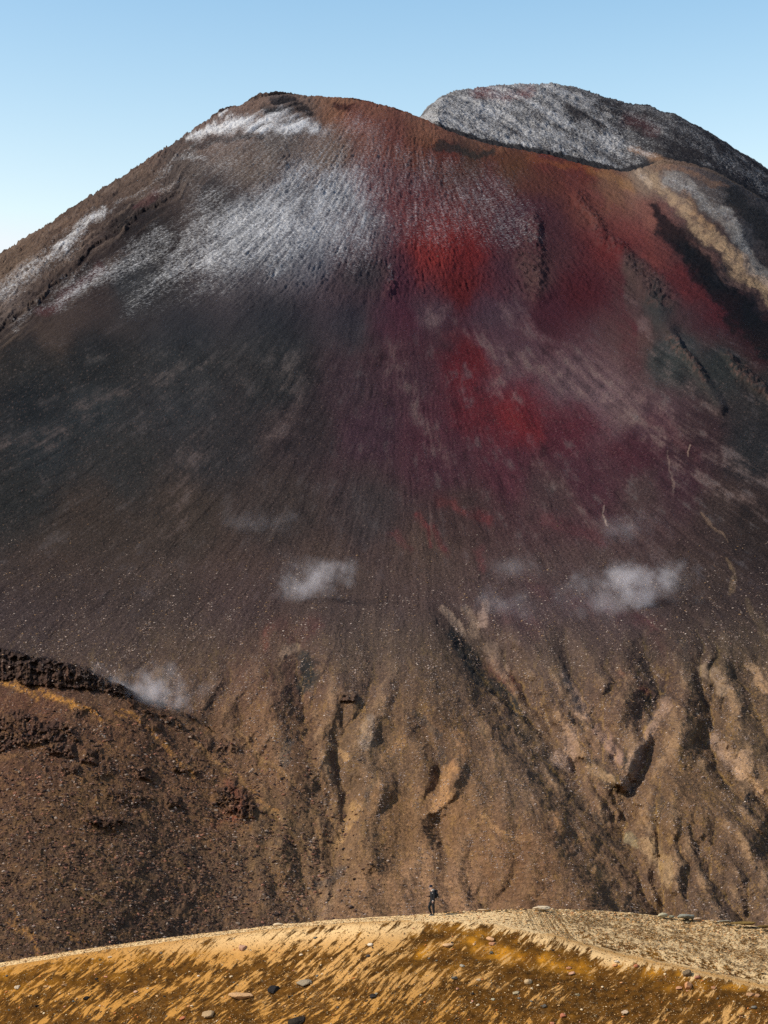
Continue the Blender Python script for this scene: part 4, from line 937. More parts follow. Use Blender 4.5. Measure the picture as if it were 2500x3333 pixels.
BIG = [
 (790, 3080, 34, PNK, 'round pinkish boulder alone on the bright sand high on the left slope', 0, .9, (1, 1, 1.3)),
 (888, 3213, 42, DRK, 'black angular boulder in the gravel below the middle of the slope', 1, .4, (1, 1, 1.2)),
 (990, 3195, 42, (156, 138, 112), 'flat grey slab right of the black angular boulder', 2, .2, (1.1, 1, .7)),
 (784, 3232, 58, (212, 160, 104), 'long low tan rock shaped like a log left of the black boulder', 3, 0, (1.6, .7, .6)),
 (678, 3297, 40, (186, 150, 104), 'rounded tan boulder near the bottom edge with a small orange stone beside it', 4, 1.2, (1, 1, 1.2)),
 (972, 3316, 48, (58, 50, 44), 'dark flat boulder at the bottom edge left of centre', 5, .3, (1.2, 1, .8)),
 (2238, 3163, 40, (126, 104, 76), 'wedge shaped grey brown boulder above the big orange one', 6, .5, (1, 1, 1.1)),
 (2240, 3203, 36, (206, 138, 84), 'big rounded orange brown boulder under the wedge shaped one', 7, 2.2, (1, 1, 1.3)),
 (2272, 3178, 21, (186, 112, 84), 'small reddish stone touching the right side of the wedge shaped boulder', 8, 1, (1, 1, 1)),
 (2210, 3213, 20, (210, 140, 92), 'small orange stone at the left foot of the big orange boulder', 9, .3, (1, 1, .8)),
 (2323, 3212, 22, (196, 132, 86), 'low orange brown stone right of the boulder pair', 0, .7, (1, 1, .8)),
 (2440, 3232, 26, (198, 142, 92), 'tan stone at the right side with a small pointed stone next to it', 1, .1, (1.2, 1, .8)),
 (2466, 3240, 16, (214, 150, 96), 'small pointed tan stone beside the tan stone at the right', 2, .4, (1, 1, 1.3)),
 (2455, 3276, 20, (136, 134, 124), 'grey stone low on the right side of the slope', 3, .6, (1, 1, 1)),
 (2034, 3292, 24, (216, 180, 142), 'pale block in dark ground near the bottom, right of centre', 4, 1.9, (1, 1, 1.1)),
 (1722, 3191, 26, (204, 168, 120), 'pale tan boulder on dark brown ground below the golden patch', 5, .2, (1, 1, 1.1)),
 (1773, 3272, 20, (100, 94, 86), 'dark grey stone low in the damp brown ground', 6, .8, (1, 1, .9)),
 (1680, 3228, 20, (196, 176, 134), 'pale elongated stone below the pale tan boulder', 7, 1.1, (1.2, 1, .8)),
 (1880, 3236, 14, (150, 136, 104), 'small olive stone among the streaks below the golden patch', 8, .1, (1, 1, .9)),
 (1833, 3303, 20, (212, 116, 76), 'red orange stone on a pale sand patch at the bottom', 9, .7, (1, 1, 1.4)),
 (1798, 3328, 20, (214, 122, 76), 'orange stone at the very bottom edge beside the red one', 0, .9, (1, 1, 1)),
 (1600, 3068, 24, (214, 140, 88), 'reddish brown rock in the golden streaks right of the walker', 1, .4, (1.1, 1, .9)),
 (1598, 3052, 24, (220, 160, 104), 'tan rock just above the reddish brown rock', 2, 2.4, (1.2, 1, .8)),
 (1458, 3072, 30, (230, 178, 122), 'flat tan rock below the walker at the top of the golden patch', 3, .3, (1.2, 1, .7)),
 (1205, 3073, 18, WHT, 'white upright stone left below the walker', 4, .7, (1, 1, 1.3)),
 (1200, 3108, 15, (80, 78, 78), 'small dark grey stone below the white upright stone', 5, .7, (1, 1, .9)),
 (1600, 3098, 16, (96, 92, 80), 'small dark stone under the reddish brown rock', 6, .7, (1.1, 1, .8)),
 (1505, 3141, 16, (164, 158, 142), 'grey stone in the brown streaks left of the golden patch', 7, .1, (1, 1, .9)),
 (1480, 3180, 18, (110, 106, 96), 'dark slate coloured stone in the streaks below centre', 8, .6, (1, 1, .9)),
 (1215, 3240, 22, (60, 56, 54), 'dark stone paired with a paler one low in the middle', 9, .6, (1, 1, 1)),
 (1225, 3232, 14, (158, 146, 120), 'pale grey stone leaning on the dark stone low in the middle', 0, .6, (1, 1, .8)),
 (1604, 3250, 15, (196, 186, 150), 'round pale stone in the dark ground below centre right', 1, .3, (1, 1, 1)),
 (1558, 3188, 15, (214, 178, 130), 'small square tan stone left of the pale tan boulder', 2, .3, (1, 1, .9)),
 (2008, 3128, 17, WHT, 'white stone leaning on an orange one at the right end of the golden patch', 3, .5, (1, 1, 1)),
 (2001, 3140, 15, (222, 142, 76), 'orange stone under the white one at the right end of the golden patch', 4, .9, (1, 1, 1)),
 (2072, 3141, 16, (214, 118, 70), 'bright orange oval stone right of the golden patch', 5, .9, (1, 1, 1.3)),
 (1862, 3165, 20, (222, 158, 118), 'long pinkish stone below the golden patch', 6, .5, (1.5, 1, .6)),
 (1852, 3148, 16, (220, 140, 84), 'orange stone in the middle of the golden patch', 7, .8, (1.2, 1, .8)),
 (2024, 3197, 12, (224, 150, 84), 'small round orange stone left of the boulder pair', 8, .8, (1, 1, 1)),
 (980, 3106, 12, (240, 206, 160), 'small pale stone on the bright upper slope left of centre', 9, .8, (1, 1, 1)),
 (646, 3175, 10, (245, 226, 200), 'tiny white stone below the dark band on the left slope', 0, .4, (1, 1, 1.2)),
 (55, 3210, 22, (224, 196, 160), 'pale stone near the left edge of the slope', 1, .8, (1.1, 1, 1)),
 (282, 3247, 19, (44, 42, 42), 'black stone on the left slope among the damp streaks', 2, .7, (1, 1, 1)),
 (120, 3272, 14, (40, 36, 36), 'black stone near the bottom left corner', 3, .7, (1, 1, .9)),
 (442, 3226, 15, (214, 160, 120), 'round pink stone in the middle of the left sand slope', 4, .7, (1, 1, 1)),
 (617, 3272, 14, (224, 148, 70), 'bright orange stone on the lower left slope', 5, .7, (1, 1, 1)),
 (595, 3311, 20, (206, 108, 64), 'red orange flat stone at the bottom edge on the left', 6, .7, (1.3, 1, .6)),
 (150, 3208, 16, (196, 144, 84), 'tan stone in the damp band right of the pale stone near the left edge', 7, .7, (1, 1, .8)),
 (210, 3203, 16, (176, 128, 78), 'brown stone in the middle of the dark band on the left', 8, .7, (1, 1, .9)),
 (358, 3113, 13, (222, 184, 138), 'pale stone close to the crest on the far left', 9, .7, (1.2, 1, .7)),
 (325, 3122, 12, (110, 92, 62), 'small brown stone just below the pale stone near the left crest', 0, .7, (1, 1, .8)),
 (313, 3184, 14, (58, 52, 46), 'dark stone with a pale neighbour on the left slope', 1, .7, (1, 1, 1)),
 (1213, 3238, 18, (50, 46, 44), 'blackish stone at the foot of the sand streaks in the middle', 2, .2, (1, 1, .9)),
 (1545, 3070, 10, (226, 170, 120), 'tiny tan stone between the flat rock and the reddish rock', 3, .2, (1, 1, .9)),
 (1345, 3020, 8, (210, 130, 80), 'tiny orange stone just under the crest below the walker', 4, .2, (1, 1, .9)),
]
for b in BIG: boulder(b[0], b[1], b[2] * 1.1, b[3], b[4], b[5], b[6], 0.3, b[7])
# rocks standing on the crest line
for px, py, wp, rgb, lab, shp, s3 in [
 (905, 3002, 26, (238, 206, 160), 'pale low rock on the crest left of the walker', 2, (1.2, 1, .8)),
 (1762, 2960, 44, (226, 200, 160), 'cream coloured low boulder on the crest right of the walker', 3, (1.6, 1, .6)),
 (1575, 2962, 26, (226, 186, 136), 'small flat rock on the crest just right of the walker', 4, (1.8, 1, .6)),
 (1722, 2998, 18, (246, 220, 176), 'pale flat stone on the sandy path right of the walker', 9, (1.6, 1, .4)),
 (2154, 2975, 34, (186, 176, 140), 'mossy pale boulder on the far edge of the gravel top', 5, (1.1, 1, .9)),
 (2232, 2987, 60, (150, 152, 136), 'largest grey green boulder on the far edge of the gravel top', 6, (1.5, 1, .6)),
 (2236, 2990, 24, (70, 74, 74), 'dark rock tucked in front of the largest grey green boulder', 7, (1, 1, .9)),
 (2270, 2991, 26, (206, 170, 136), 'pink stone at the right end of the largest grey green boulder', 8, (1.1, 1, .7)),
 (2360, 3001, 40, (160, 154, 132), 'low grey stone lying long on the far edge near the right side', 0, (1.7, 1, .5)),
 (2430, 3013, 56, (140, 108, 42), 'golden moss covered rock on the far edge near the right side', 1, (2.2, 1, .45)),
 (2490, 3024, 34, (120, 92, 38), 'mossy rock at the far right end of the crest', 2, (1.6, 1, .5)),
 (2185, 2984, 22, (150, 148, 122), 'small grey stone left of the largest grey green boulder', 3, (1, 1, .7)),
 (2320, 2999, 20, (196, 168, 132), 'small tan stone between the pink stone and the long grey one', 4, (1, 1, .7))]:
    j = np.interp(px, cs_, np.arange(len(cs_))); Yc = float(np.interp(px, cs_, fY_)) - 1.0; a, b = ray(px, py)
    zg = float(np.interp(px, cs_, zf)); p = Vector((a * Yc, Yc, zg - 0.05)); 
    if py > 2995 and px < 1800: p = on_rim(px, py)[0] or p
    o = rock_obj('boulder', SHAPES[shp], rgb, p, Vector((0, 0, 1)), wp / F * Yc / 2.3, 0.3, 0.15, s3)
    tag(o, lab, 'rock')
# medium stones: one by one, and the finest as pebbles
rs = random.Random(5)
TONES = {'pale tan': (224, 178, 124), 'orange': (214, 134, 72), 'grey': (120, 114, 102), 'dark': (54, 50, 48), 'cream': (240, 212, 170), 'pinkish': (212, 150, 120)}
protos = {}
for t, c in TONES.items():
    for k in range(3):
        m = rock_mesh('stone_shape', 100 + len(protos), 2, flat=0.7, elong=1.15)
        cc = lin(c) / EXPO * 0.85; a = m.attributes.new('col', 'FLOAT_COLOR', 'POINT')
        a.data.foreach_set('color', np.tile(np.append(cc, 1).astype(np.float32), len(m.vertices))); m.materials.append(M_rock); protos[(t, k)] = m
made = 0
while made < 225:
    px = rs.uniform(5, 2495); lo = float(np.interp(px, [p[0] for p in NEAR], [p[1] for p in NEAR])); py = lo + 14 + (3328 - lo) * rs.random() ** 0.8
    if py > 3328: continue
    p, n = on_rim(px, py)
    if p is None: continue
    t = rs.choices(list(TONES), [6, 4, 2, 2, 3, 2])[0]
    size = (5 + 6 * rs.random() ** 2) / F * p.y / 2
    o = rock_obj('stone', protos[(t, rs.randrange(3))], None, p, (n + Vector((0, 0, .5))).normalized(), size, rs.uniform(0, 6.28), 0.25, (1 + .4 * rs.random(), 1, .7 + .5 * rs.random()))
    side = ['far left', 'left', 'middle', 'right', 'far right'][min(4, int(px / 500))]; hh = (py - lo) / (3333 - lo); lev = ['top', 'middle height', 'bottom'][min(2, int(hh * 3))]
    tag(o, f'small {t} stone on the golden slope, {side} part, {lev}', 'stone', 'small stones scattered on the golden slope'); made += 1
# ------------------------------------------------------------------ uncountable loose stuff, each kind one mesh
def scatter(name, P, sizes, cols_, mat, seed=0, flat=0.75, nshapes=6, sub=1):
    shapes = []
    for k in range(nshapes):
        m = rock_mesh('tmp_shape', 900 + seed * 10 + k, sub, flat=flat)
        v = np.array([x.co[:] for x in m.vertices], np.float32); t = np.array([p_.vertices[:] for p_ in m.polygons], np.int32)
        shapes.append((v, t)); bpy.data.meshes.remove(m)
    r = np.random.RandomState(seed); which = r.randint(0, nshapes, len(P)); V = []; Tt = []; C = []; off = 0
    for k in range(nshapes):
        idx = np.where(which == k)[0]; v, t = shapes[k]; nk = len(idx)
        if nk == 0: continue
        a = r.rand(nk) * 6.283; ca, sa = np.cos(a)[:, None], np.sin(a)[:, None]
        s_x = (sizes[idx] * r.uniform(0.75, 1.3, nk))[:, None]; s_y = (sizes[idx] * r.uniform(0.75, 1.2, nk))[:, None]; s_z = (sizes[idx] * r.uniform(0.7, 1.2, nk))[:, None]
        x = v[None, :, 0] * s_x; y = v[None, :, 1] * s_y; z = v[None, :, 2] * s_z
        q = np.stack([x * ca - y * sa, x * sa + y * ca, z], -1) + P[idx][:, None, :]
        V.append(q.reshape(-1, 3)); Tt.append((t[None] + (np.arange(nk) * len(v))[:, None, None] + off).reshape(-1, 3)); C.append(np.repeat(cols_[idx], len(v), 0)); off += nk * len(v)
    return tri_mesh(name, np.concatenate(V), np.concatenate(Tt), {'col': np.concatenate(C)}, mat)
rg = np.random.RandomState(77)
# pebbles on the sand ridge
K = RK.ravel(); ok = np.where((K > 0) & (K < 1.75))[0]
wgt = np.where(K[ok] < 1, 0.5 + 1.6 * plate.ravel()[ok] / 1.0, 0.6 + np.clip(gravel.ravel()[ok], 0, 1)); wgt = wgt / wgt.sum()
pick = rg.choice(ok, 80000, p=wgt)
Pp = np.stack([RX.ravel()[pick], RY.ravel()[pick], RZ.ravel()[pick]], -1) + rg.normal(0, 0.02, (80000, 3)) * [1, 1, 0.2]
sz = (0.012 + 0.035 * rg.rand(80000) ** 3) * (1 + 0.5 * (K[pick] < 1)) * 1.15; pal = lin([(220, 176, 120), (200, 150, 92), (150, 132, 104), (72, 62, 50), (236, 206, 160), (180, 126, 84), (150, 116, 70)])
pc = pal[rg.choice(7, 80000, p=[.3, .16, .12, .12, .12, .08, .1])] * rg.uniform(.45, .95, (80000, 1)) / EXPO
o = scatter('pebbles', Pp, sz, pc, M_rock, 1); tag(o, 'pebbles and gravel strewn over the golden ridge', 'gravel', kind='stuff')
# larger cobbles along the far edge of the gravel top
pick = rg.choice(np.where((K > 0.0) & (K < 0.25) & (QX.ravel() > 1450) & (QX.ravel() < 2700))[0], 1500)
Pp = np.stack([RX.ravel()[pick], RY.ravel()[pick], RZ.ravel()[pick]], -1); sz = 0.03 + 0.11 * rg.rand(1500) ** 3
o = scatter('cobbles', Pp, sz, pal[rg.choice(7, 1500)] * rg.uniform(.6, 1, (1500, 1)) / EXPO, M_rock, 2); tag(o, 'loose cobbles along the far edge of the gravel top', 'cobbles', kind='stuff')
# boulders on the mountain
qx, qy = PXf.ravel(), PYf.ravel(); Vm = np.stack([X.ravel(), Y.ravel(), Z.ravel()], -1)
mp = (Y / F).ravel()
inview = (qx > -150) & (qx < 2650) & (qy < 3200)
def pick_w(wf, n):
    w_ = np.where(inview, wf, 0).astype(float); w_ /= w_.sum(); return rg.choice(len(w_), n, p=w_)
clump = np.clip(0.5 + 0.9 * fbm(PXf / 50, PYf / 60, 4, 601), 0.05, 2).ravel()
streakc = np.clip(0.4 + 1.2 * ffbm(PXf, PYf, 40, 200, 4, 605), 0.02, 2).ravel()
den = (0.01 + sstep(1550, 2250, qy)) ** 1.5 * (1 - 0.35 * sstep(2500, 2800, qy)) * clump ** 1.6 * streakc ** 1.4 * (1 - 0.7 * spurM.ravel())
n1 = 60000; pk = pick_w(den, n1)
s1 = mp[pk] * (1.6 + 4.0 * rg.rand(n1) ** 5) * 0.85
c1 = lin([(172, 152, 140), (146, 124, 112), (200, 180, 164), (160, 128, 96), (116, 90, 80)])[rg.choice(5, n1, p=[.3, .3, .08, .2, .12])] * rg.uniform(.6, 1.15, (n1, 1)) * (0.45 + 0.55 * sstep(1500, 2100, qy[pk]))[:, None] / EXPO
o = scatter('scattered_rocks', Vm[pk], s1, c1, M_far, 3); tag(o, 'pale loose rocks speckling the volcano slopes', 'rocks', kind='stuff')
sp_ = spur_rub.ravel()
n2 = 26000; pk = pick_w(sp_ * clump * (0.4 + np.clip(fbm(PXf / 22, PYf / 16, 3, 611) + .5, 0, 2).ravel()), n2)
s2 = mp[pk] * (2.0 + 9 * rg.rand(n2) ** 4) * 0.8
c2 = lin([(112, 84, 68), (84, 64, 56), (132, 100, 80), (58, 50, 48), (150, 104, 84), (160, 140, 124)])[rg.choice(6, n2, p=[.26, .26, .18, .16, .08, .06])] * rg.uniform(.6, 1.05, (n2, 1)) / EXPO
o = scatter('rubble', Vm[pk], s2, c2, M_far, 4); tag(o, 'brown lava rubble covering the left spur', 'rubble', kind='stuff')
# tufts of golden alpine grass in the gullies
gm = low.ravel() * (1 - .8 * sp_) * np.clip(fbm(PXf / 45, PYf / 70, 4, 621) * 1.5 + .15, 0.01, 2).ravel() * sstep(2050, 2500, qy)
n3 = 16000; pk = pick_w(gm, n3)
r3 = rg.rand(n3, 5); hgt = mp[pk] * (1.1 + 1.6 * r3[:, 0]); V = []; Tt = []; C = []
for k in range(4):
    a = r3[:, 1] * 6.28 + k * 1.57; w_ = hgt * .8
    base = Vm[pk]; dx = np.cos(a) * w_; dy = np.sin(a) * w_
    V.append(np.stack([base + np.stack([-dy * .35, dx * .35, -.1 * hgt], -1), base + np.stack([dy * .35, -dx * .35, -.1 * hgt], -1), base + np.stack([dx, dy, hgt * .9], -1)], 1).reshape(-1, 3))
    C.append(np.repeat(lin([(170, 132, 58), (140, 112, 52), (190, 150, 74)])[(r3[:, 2] * 2.99).astype(int)] * (0.7 + .4 * r3[:, 3:4]) / EXPO, 3, 0))
V = np.concatenate(V); Tt = np.arange(len(V)).reshape(-1, 3)
o = tri_mesh('grass_tufts', V, Tt, {'col': np.concatenate(C)}, M_far); tag(o, 'golden alpine grass tufts in the gullies', 'grass', kind='stuff')
# ------------------------------------------------------------------ thin clouds drifting in front of the slope
def cloud(px, py, wx_, hy_, dens, label, seed, lift=25.0):
    i = int(np.argmin(np.abs(cols - px))); jj = int(np.argmin(np.abs(PY[:, i] - py)))
    Yc = float(Y[jj, i]) - lift; a, b = ray(px, py)
    me = bpy.data.meshes.new('cloud'); bm = bmesh.new(); bmesh.ops.create_icosphere(bm, subdivisions=4, radius=1.0)
    bm.to_mesh(me); bm.free()
    o = bpy.data.objects.new('cloud', me); sc.collection.objects.link(o)
    o.location = (a * Yc, Yc, b * Yc); sx = 1.5 * wx_ / F * Yc; sz_ = 1.15 * hy_ / F * Yc
    o.scale = (sx, min(sx, sz_) * 0.7, sz_)
    m = bpy.data.materials.new('thin_cloud'); m.use_nodes = True; t = m.node_tree; t.nodes.clear()
    out = t.nodes.new('ShaderNodeOutputMaterial'); pv = t.nodes.new('ShaderNodeVolumePrincipled')
    pv.inputs['Color'].default_value = (0.97, 0.90, 0.885, 1); pv.inputs['Anisotropy'].default_value = 0.2
    tc = t.nodes.new('ShaderNodeTexCoord'); ln_ = t.nodes.new('ShaderNodeVectorMath'); ln_.operation = 'LENGTH'; t.links.new(tc.outputs['Object'], ln_.inputs[0])
    geo = t.nodes.new('ShaderNodeNewGeometry')
    nz = t.nodes.new('ShaderNodeTexNoise'); nz.noise_dimensions = '4D'; nz.inputs['W'].default_value = seed * 3.7
    nz.inputs['Scale'].default_value = 1.0 / 7; nz.inputs['Detail'].default_value = 5; nz.inputs['Roughness'].default_value = 0.6; t.links.new(geo.outputs['Position'], nz.inputs['Vector'])
    def mt(op, x, y, cl=False):
        n_ = t.nodes.new('ShaderNodeMath'); n_.operation = op; n_.use_clamp = cl
        for q, v in ((0, x), (1, y)):
            if isinstance(v, (int, float)): n_.inputs[q].default_value = v
            else: t.links.new(v, n_.inputs[q])
        return n_.outputs[0]
    fall = mt('SUBTRACT', 1.0, ln_.outputs['Value'], True)
    v = mt('ADD', mt('MULTIPLY', fall, 1.0), mt('MULTIPLY', mt('SUBTRACT', nz.outputs['Fac'], 0.62), 2.4))
    v = mt('MULTIPLY', mt('MAXIMUM', v, 0.0), mt('MINIMUM', mt('MULTIPLY', fall, 4.0), 1.0))
    t.links.new(mt('MULTIPLY', mt('MULTIPLY', v, v), dens * 0.68), pv.inputs['Density']); t.links.new(pv.outputs[0], out.inputs['Volume'])
    m.cycles.volume_step_rate = 1.0 if hasattr(m.cycles, 'volume_step_rate') else 1.0
    me.materials.append(m)
    tag(o, label, 'cloud', 'thin clouds drifting along the slope'); return o
cloud(1035, 1885, 150, 100, 0.26, 'small white wisp of cloud before the slope left of centre', 1)
cloud(960, 1920, 130, 60, 0.09, 'faint thin trail of mist left of the small central wisp', 2)
cloud(2075, 1905, 200, 130, 0.24, 'brightest wisp of cloud before the slope on the right', 3)
cloud(1960, 1950, 170, 110, 0.09, 'thin mist veil below the left side of the brightest wisp', 9)
cloud(455, 2245, 230, 110, 0.42, 'low wisp of cloud at the end of the dark cliff on the left', 4)
cloud(1700, 1840, 130, 80, 0.06, 'faint wisp between the two bright clouds', 5)
cloud(1650, 1970, 150, 90, 0.09, 'faint low mist patch between the central and the right wisp', 6)
cloud(870, 1700, 140, 70, 0.05, 'faintest mist patch high above the central wisp', 7)
cloud(2030, 1720, 160, 90, 0.04, 'faint mist high above the brightest wisp', 8)
# ------------------------------------------------------------------ the walker
def skin(name, verts, edges, mat, sub=2, parent=None, root=0):
    """a body grown over joints: verts = (x, y, z, rx, ry)"""
    me = bpy.data.meshes.new(name); me.from_pydata([v[:3] for v in verts], edges, [])
    o = bpy.data.objects.new(name, me); sc.collection.objects.link(o)
    sm = o.modifiers.new('skin', 'SKIN'); sm.use_smooth_shade = True
    for i, v in enumerate(verts):
        me.skin_vertices[0].data[i].radius = (v[3], v[4] if len(v) > 4 else v[3]); me.skin_vertices[0].data[i].use_root = (i == root)
    su = o.modifiers.new('sub', 'SUBSURF'); su.levels = sub; su.render_levels = sub
    dg = bpy.context.evaluated_depsgraph_get(); ev = o.evaluated_get(dg)
    new = bpy.data.meshes.new_from_object(ev); o.modifiers.clear(); old = o.data; o.data = new; new.name = name; bpy.data.meshes.remove(old)
    new.materials.clear(); new.materials.append(mat)
    if parent: o.parent = parent
    return o
def chain(n, start=0): return [(start + i, start + i + 1) for i in range(n - 1)]
M_skin = plain('skin', (0.62, 0.40, 0.31), 0.55, 0.06); M_blk = plain('black_cloth', (0.012, 0.012, 0.014), 0.85, 0.3, 14); M_trs = plain('dark_trouser_cloth', (0.012, 0.013, 0.015), 0.85, 0.4, 10)
M_hood = plain('cream_fleece', (0.62, 0.60, 0.52), 0.9, 0.1); M_shoe = plain('shoe_leather', (0.03, 0.03, 0.03), 0.7, 0.3); M_sole = plain('grey_rubber', (0.30, 0.29, 0.26), 0.8, 0.1); M_pk = plain('backpack_nylon', (0.014, 0.015, 0.018), 0.6, 0.3, 16)
M_mark = plain('white_print', (0.75, 0.75, 0.75), 0.7, 0.03); M_cam = plain('camera_body', (0.03, 0.012, 0.012), 0.4, 0.2); M_hair = plain('dark_hair', (0.03, 0.02, 0.015), 0.7, 0.3)
# figure space: he walks towards -x, his left side (towards the camera) is -y, z up, metres
hip, sh = 0.93, 1.43
V_ = []; E_ = []
def vv(*a): V_.append(a); return len(V_) - 1
def ee(a, b): E_.append((a, b))
pel = vv(0.00, 0, 0.95, .10, .12); wai = vv(-.01, 0, 1.10, .09, .115); che = vv(-.01, 0, 1.30, .10, .135); nck0 = vv(-.02, 0, 1.44, .06, .07); nck = vv(-.05, 0, 1.53, .062, .062); hd = vv(-.095, 0, 1.60, .085, .08); hd2 = vv(-.105, 0, 1.68, .118, .095); hd3 = vv(-.085, 0, 1.75, .09, .085)
for a, b in ((pel, wai), (wai, che), (che, nck0), (nck0, nck), (nck, hd), (hd, hd2), (hd2, hd3)): ee(a, b)
# legs: rear leg (near side, straight, planted) and front leg lifted at the heel, knee forward
Ln = [(.01, -.08, .86, .075), (.00, -.09, .70, .068), (.015, -.10, .50, .05), (.03, -.10, .30, .045), (.035, -.10, .11, .034)]
Lf = [(-.03, .08, .86, .075), (-.11, .09, .70, .066), (-.19, .10, .53, .05), (-.13, .10, .32, .045), (-.03, .10, .15, .034)]
for L_ in (Ln, Lf):
    p = pel
    for q in L_: k = vv(*q); ee(p, k); p = k
# arms: near arm hangs, slightly forward; far arm bent, hand before the chest
An = [(.01, -.19, 1.40, .055), (.02, -.235, 1.24, .045), (.015, -.245, 1.10, .040), (-.04, -.24, .96, .032), (-.065, -.235, .88, .024)]
Af = [(-.01, .19, 1.40, .055), (.00, .225, 1.24, .045), (-.01, .22, 1.12, .040), (-.13, .15, 1.15, .031), (-.20, .09, 1.19, .024)]
for L_ in (An, Af):
    p = che
    for q in L_: k = vv(*q); ee(p, k); p = k
ankN, ankF = None, None
body = skin('person', V_, E_, M_skin, 2)
# hands joined into the same body mesh
def hand(wrist, d, palm_n, curl, side):
    """palm and five fingers; d = direction the fingers point, palm_n = palm normal"""
    d = Vector(d).normalized(); n_ = Vector(palm_n).normalized(); s = d.cross(n_).normalized() * side; w_ = Vector(wrist); obs = []
    pts = [w_, w_ + d * .04, w_ + d * .085]
    obs.append(skin('palm', [(*pts[0], .022, .018), (*pts[1], .032, .014), (*pts[2], .036, .013)], chain(3), M_skin, 2))
    for f, (off, ln2) in enumerate(((-.028, .062), (-.009, .074), (.010, .069), (.028, .052))):
        p0 = w_ + d * .078 + s * off; p1 = p0 + (d + n_ * curl * .5).normalized() * ln2 * .45; p2 = p1 + (d + n_ * curl * 1.3).normalized() * ln2 * .32; p3 = p2 + (d + n_ * curl * 2.4).normalized() * ln2 * .25
        obs.append(skin('finger', [(*q, r_) for q, r_ in ((p0, .0095), (p1, .009), (p2, .0085), (p3, .007))], chain(4), M_skin, 1))
    p0 = w_ + d * .03 - s * .026; p1 = p0 + (d * .7 - s * .8 + n_ * .3).normalized() * .035; p2 = p1 + (d + n_ * .5 - s * .15).normalized() * .03
    obs.append(skin('thumb', [(*q, r_) for q, r_ in ((p0, .0125), (p1, .011), (p2, .0085))], chain(3), M_skin, 1))
    return obs
def face_bits():
    obs = []; hc = Vector((-.085, 0, 1.66))
    obs.append(skin('nose', [(-.190, 0, 1.675, .012), (-.212, 0, 1.648, .017), (-.19, 0, 1.632, .013)], chain(3), M_skin, 1))
    obs.append(skin('chin', [(-.12, 0, 1.585, .055), (-.155, 0, 1.578, .036)], chain(2), M_skin, 1))
    obs.append(skin('brow', [(-.178, -.038, 1.685, .016), (-.188, 0, 1.69, .015), (-.178, .038, 1.685, .016)], chain(3), M_skin, 1))
    for s in (-1, 1): obs.append(skin('ear', [(-.09, s * .086, 1.685, .014, .022), (-.088, s * .09, 1.645, .012, .016)], chain(2), M_skin, 1))
    obs.append(skin('lips', [(-.178, -.022, 1.612, .010), (-.186, 0, 1.612, .011), (-.178, .022, 1.612, .010)], chain(3), M_skin, 1))
    return obs
bits = hand((-.065, -.235, .885), (-.25, 0, -1), (0, 1, 0), .35, 1) + hand((-.195, .095, 1.185), (-.85, -.45, .15), (.1, -.3, 1), .7, -1) + face_bits()
bmj = bmesh.new(); bmj.from_mesh(body.data)
for o in bits:
    bmj.from_mesh(o.data); me = o.data; bpy.data.objects.remove(o); bpy.data.meshes.remove(me)
bmj.to_mesh(body.data); bmj.free()
for p in body.data.polygons: p.use_smooth = True
tag(body, 'hiker in black with a knitted cap walking left along the crest, looking down', 'person')
K_ = 1.0
def grow(L_, d): return [(q[0], q[1], q[2], q[3] + d) for q in L_]
# jacket: torso and both sleeves; trousers: hips and both legs
def tubes(name, chains, mat):
    os_ = [skin(name, c, chain(len(c)), mat, 2) for c in chains]
    b_ = bmesh.new()
    for o in os_: b_.from_mesh(o.data)
    for o in os_[1:]:
        me = o.data; bpy.data.objects.remove(o); bpy.data.meshes.remove(me)
    b_.to_mesh(os_[0].data); b_.free()
    for p in os_[0].data.polygons: p.use_smooth = True
    os_[0].data.materials.clear(); os_[0].data.materials.append(mat)
    os_[0].parent = body; return os_[0]
tubes('jacket', [[(.0, 0, .80, .150, .19), (.0, 0, .93, .155, .195), (-.005, 0, 1.08, .145, .185), (-.01, 0, 1.26, .155, .21), (-.015, 0, 1.38, .135, .19), (-.03, 0, 1.47, .085, .10)],
    [(-.01, -.12, 1.41, .085)] + grow(An, .026), [(-.01, .12, 1.41, .085)] + grow(Af, .026)], M_blk)
tubes('trousers', [[(0, 0, 1.0, .13, .16), (0, 0, .90, .15, .18), (-.01, 0, .82, .13, .17)],
    [(.0, -.07, .93, .11)] + grow(Ln, .034)[:-1] + [(.04, -.10, .10, .062)], [(-.01, .07, .93, .11)] + grow(Lf, .034)[:-1] + [(-.03, .10, .15, .062)]], M_trs)
# hood of the fleece round the neck
hv = []
for i in range(9):
    a = R(-150 + i * 37.5); hv.append((-.025 + .085 * math.cos(a), .092 * math.sin(a), 1.525 + .035 * math.cos(a), .030))
skin('hood', hv, chain(9), M_hood, 2, body)
skin('hood_back', [(.03, 0, 1.56, .05, .07), (.075, 0, 1.50, .05, .075), (.06, 0, 1.45, .04, .06)], chain(3), M_hood, 2, body)
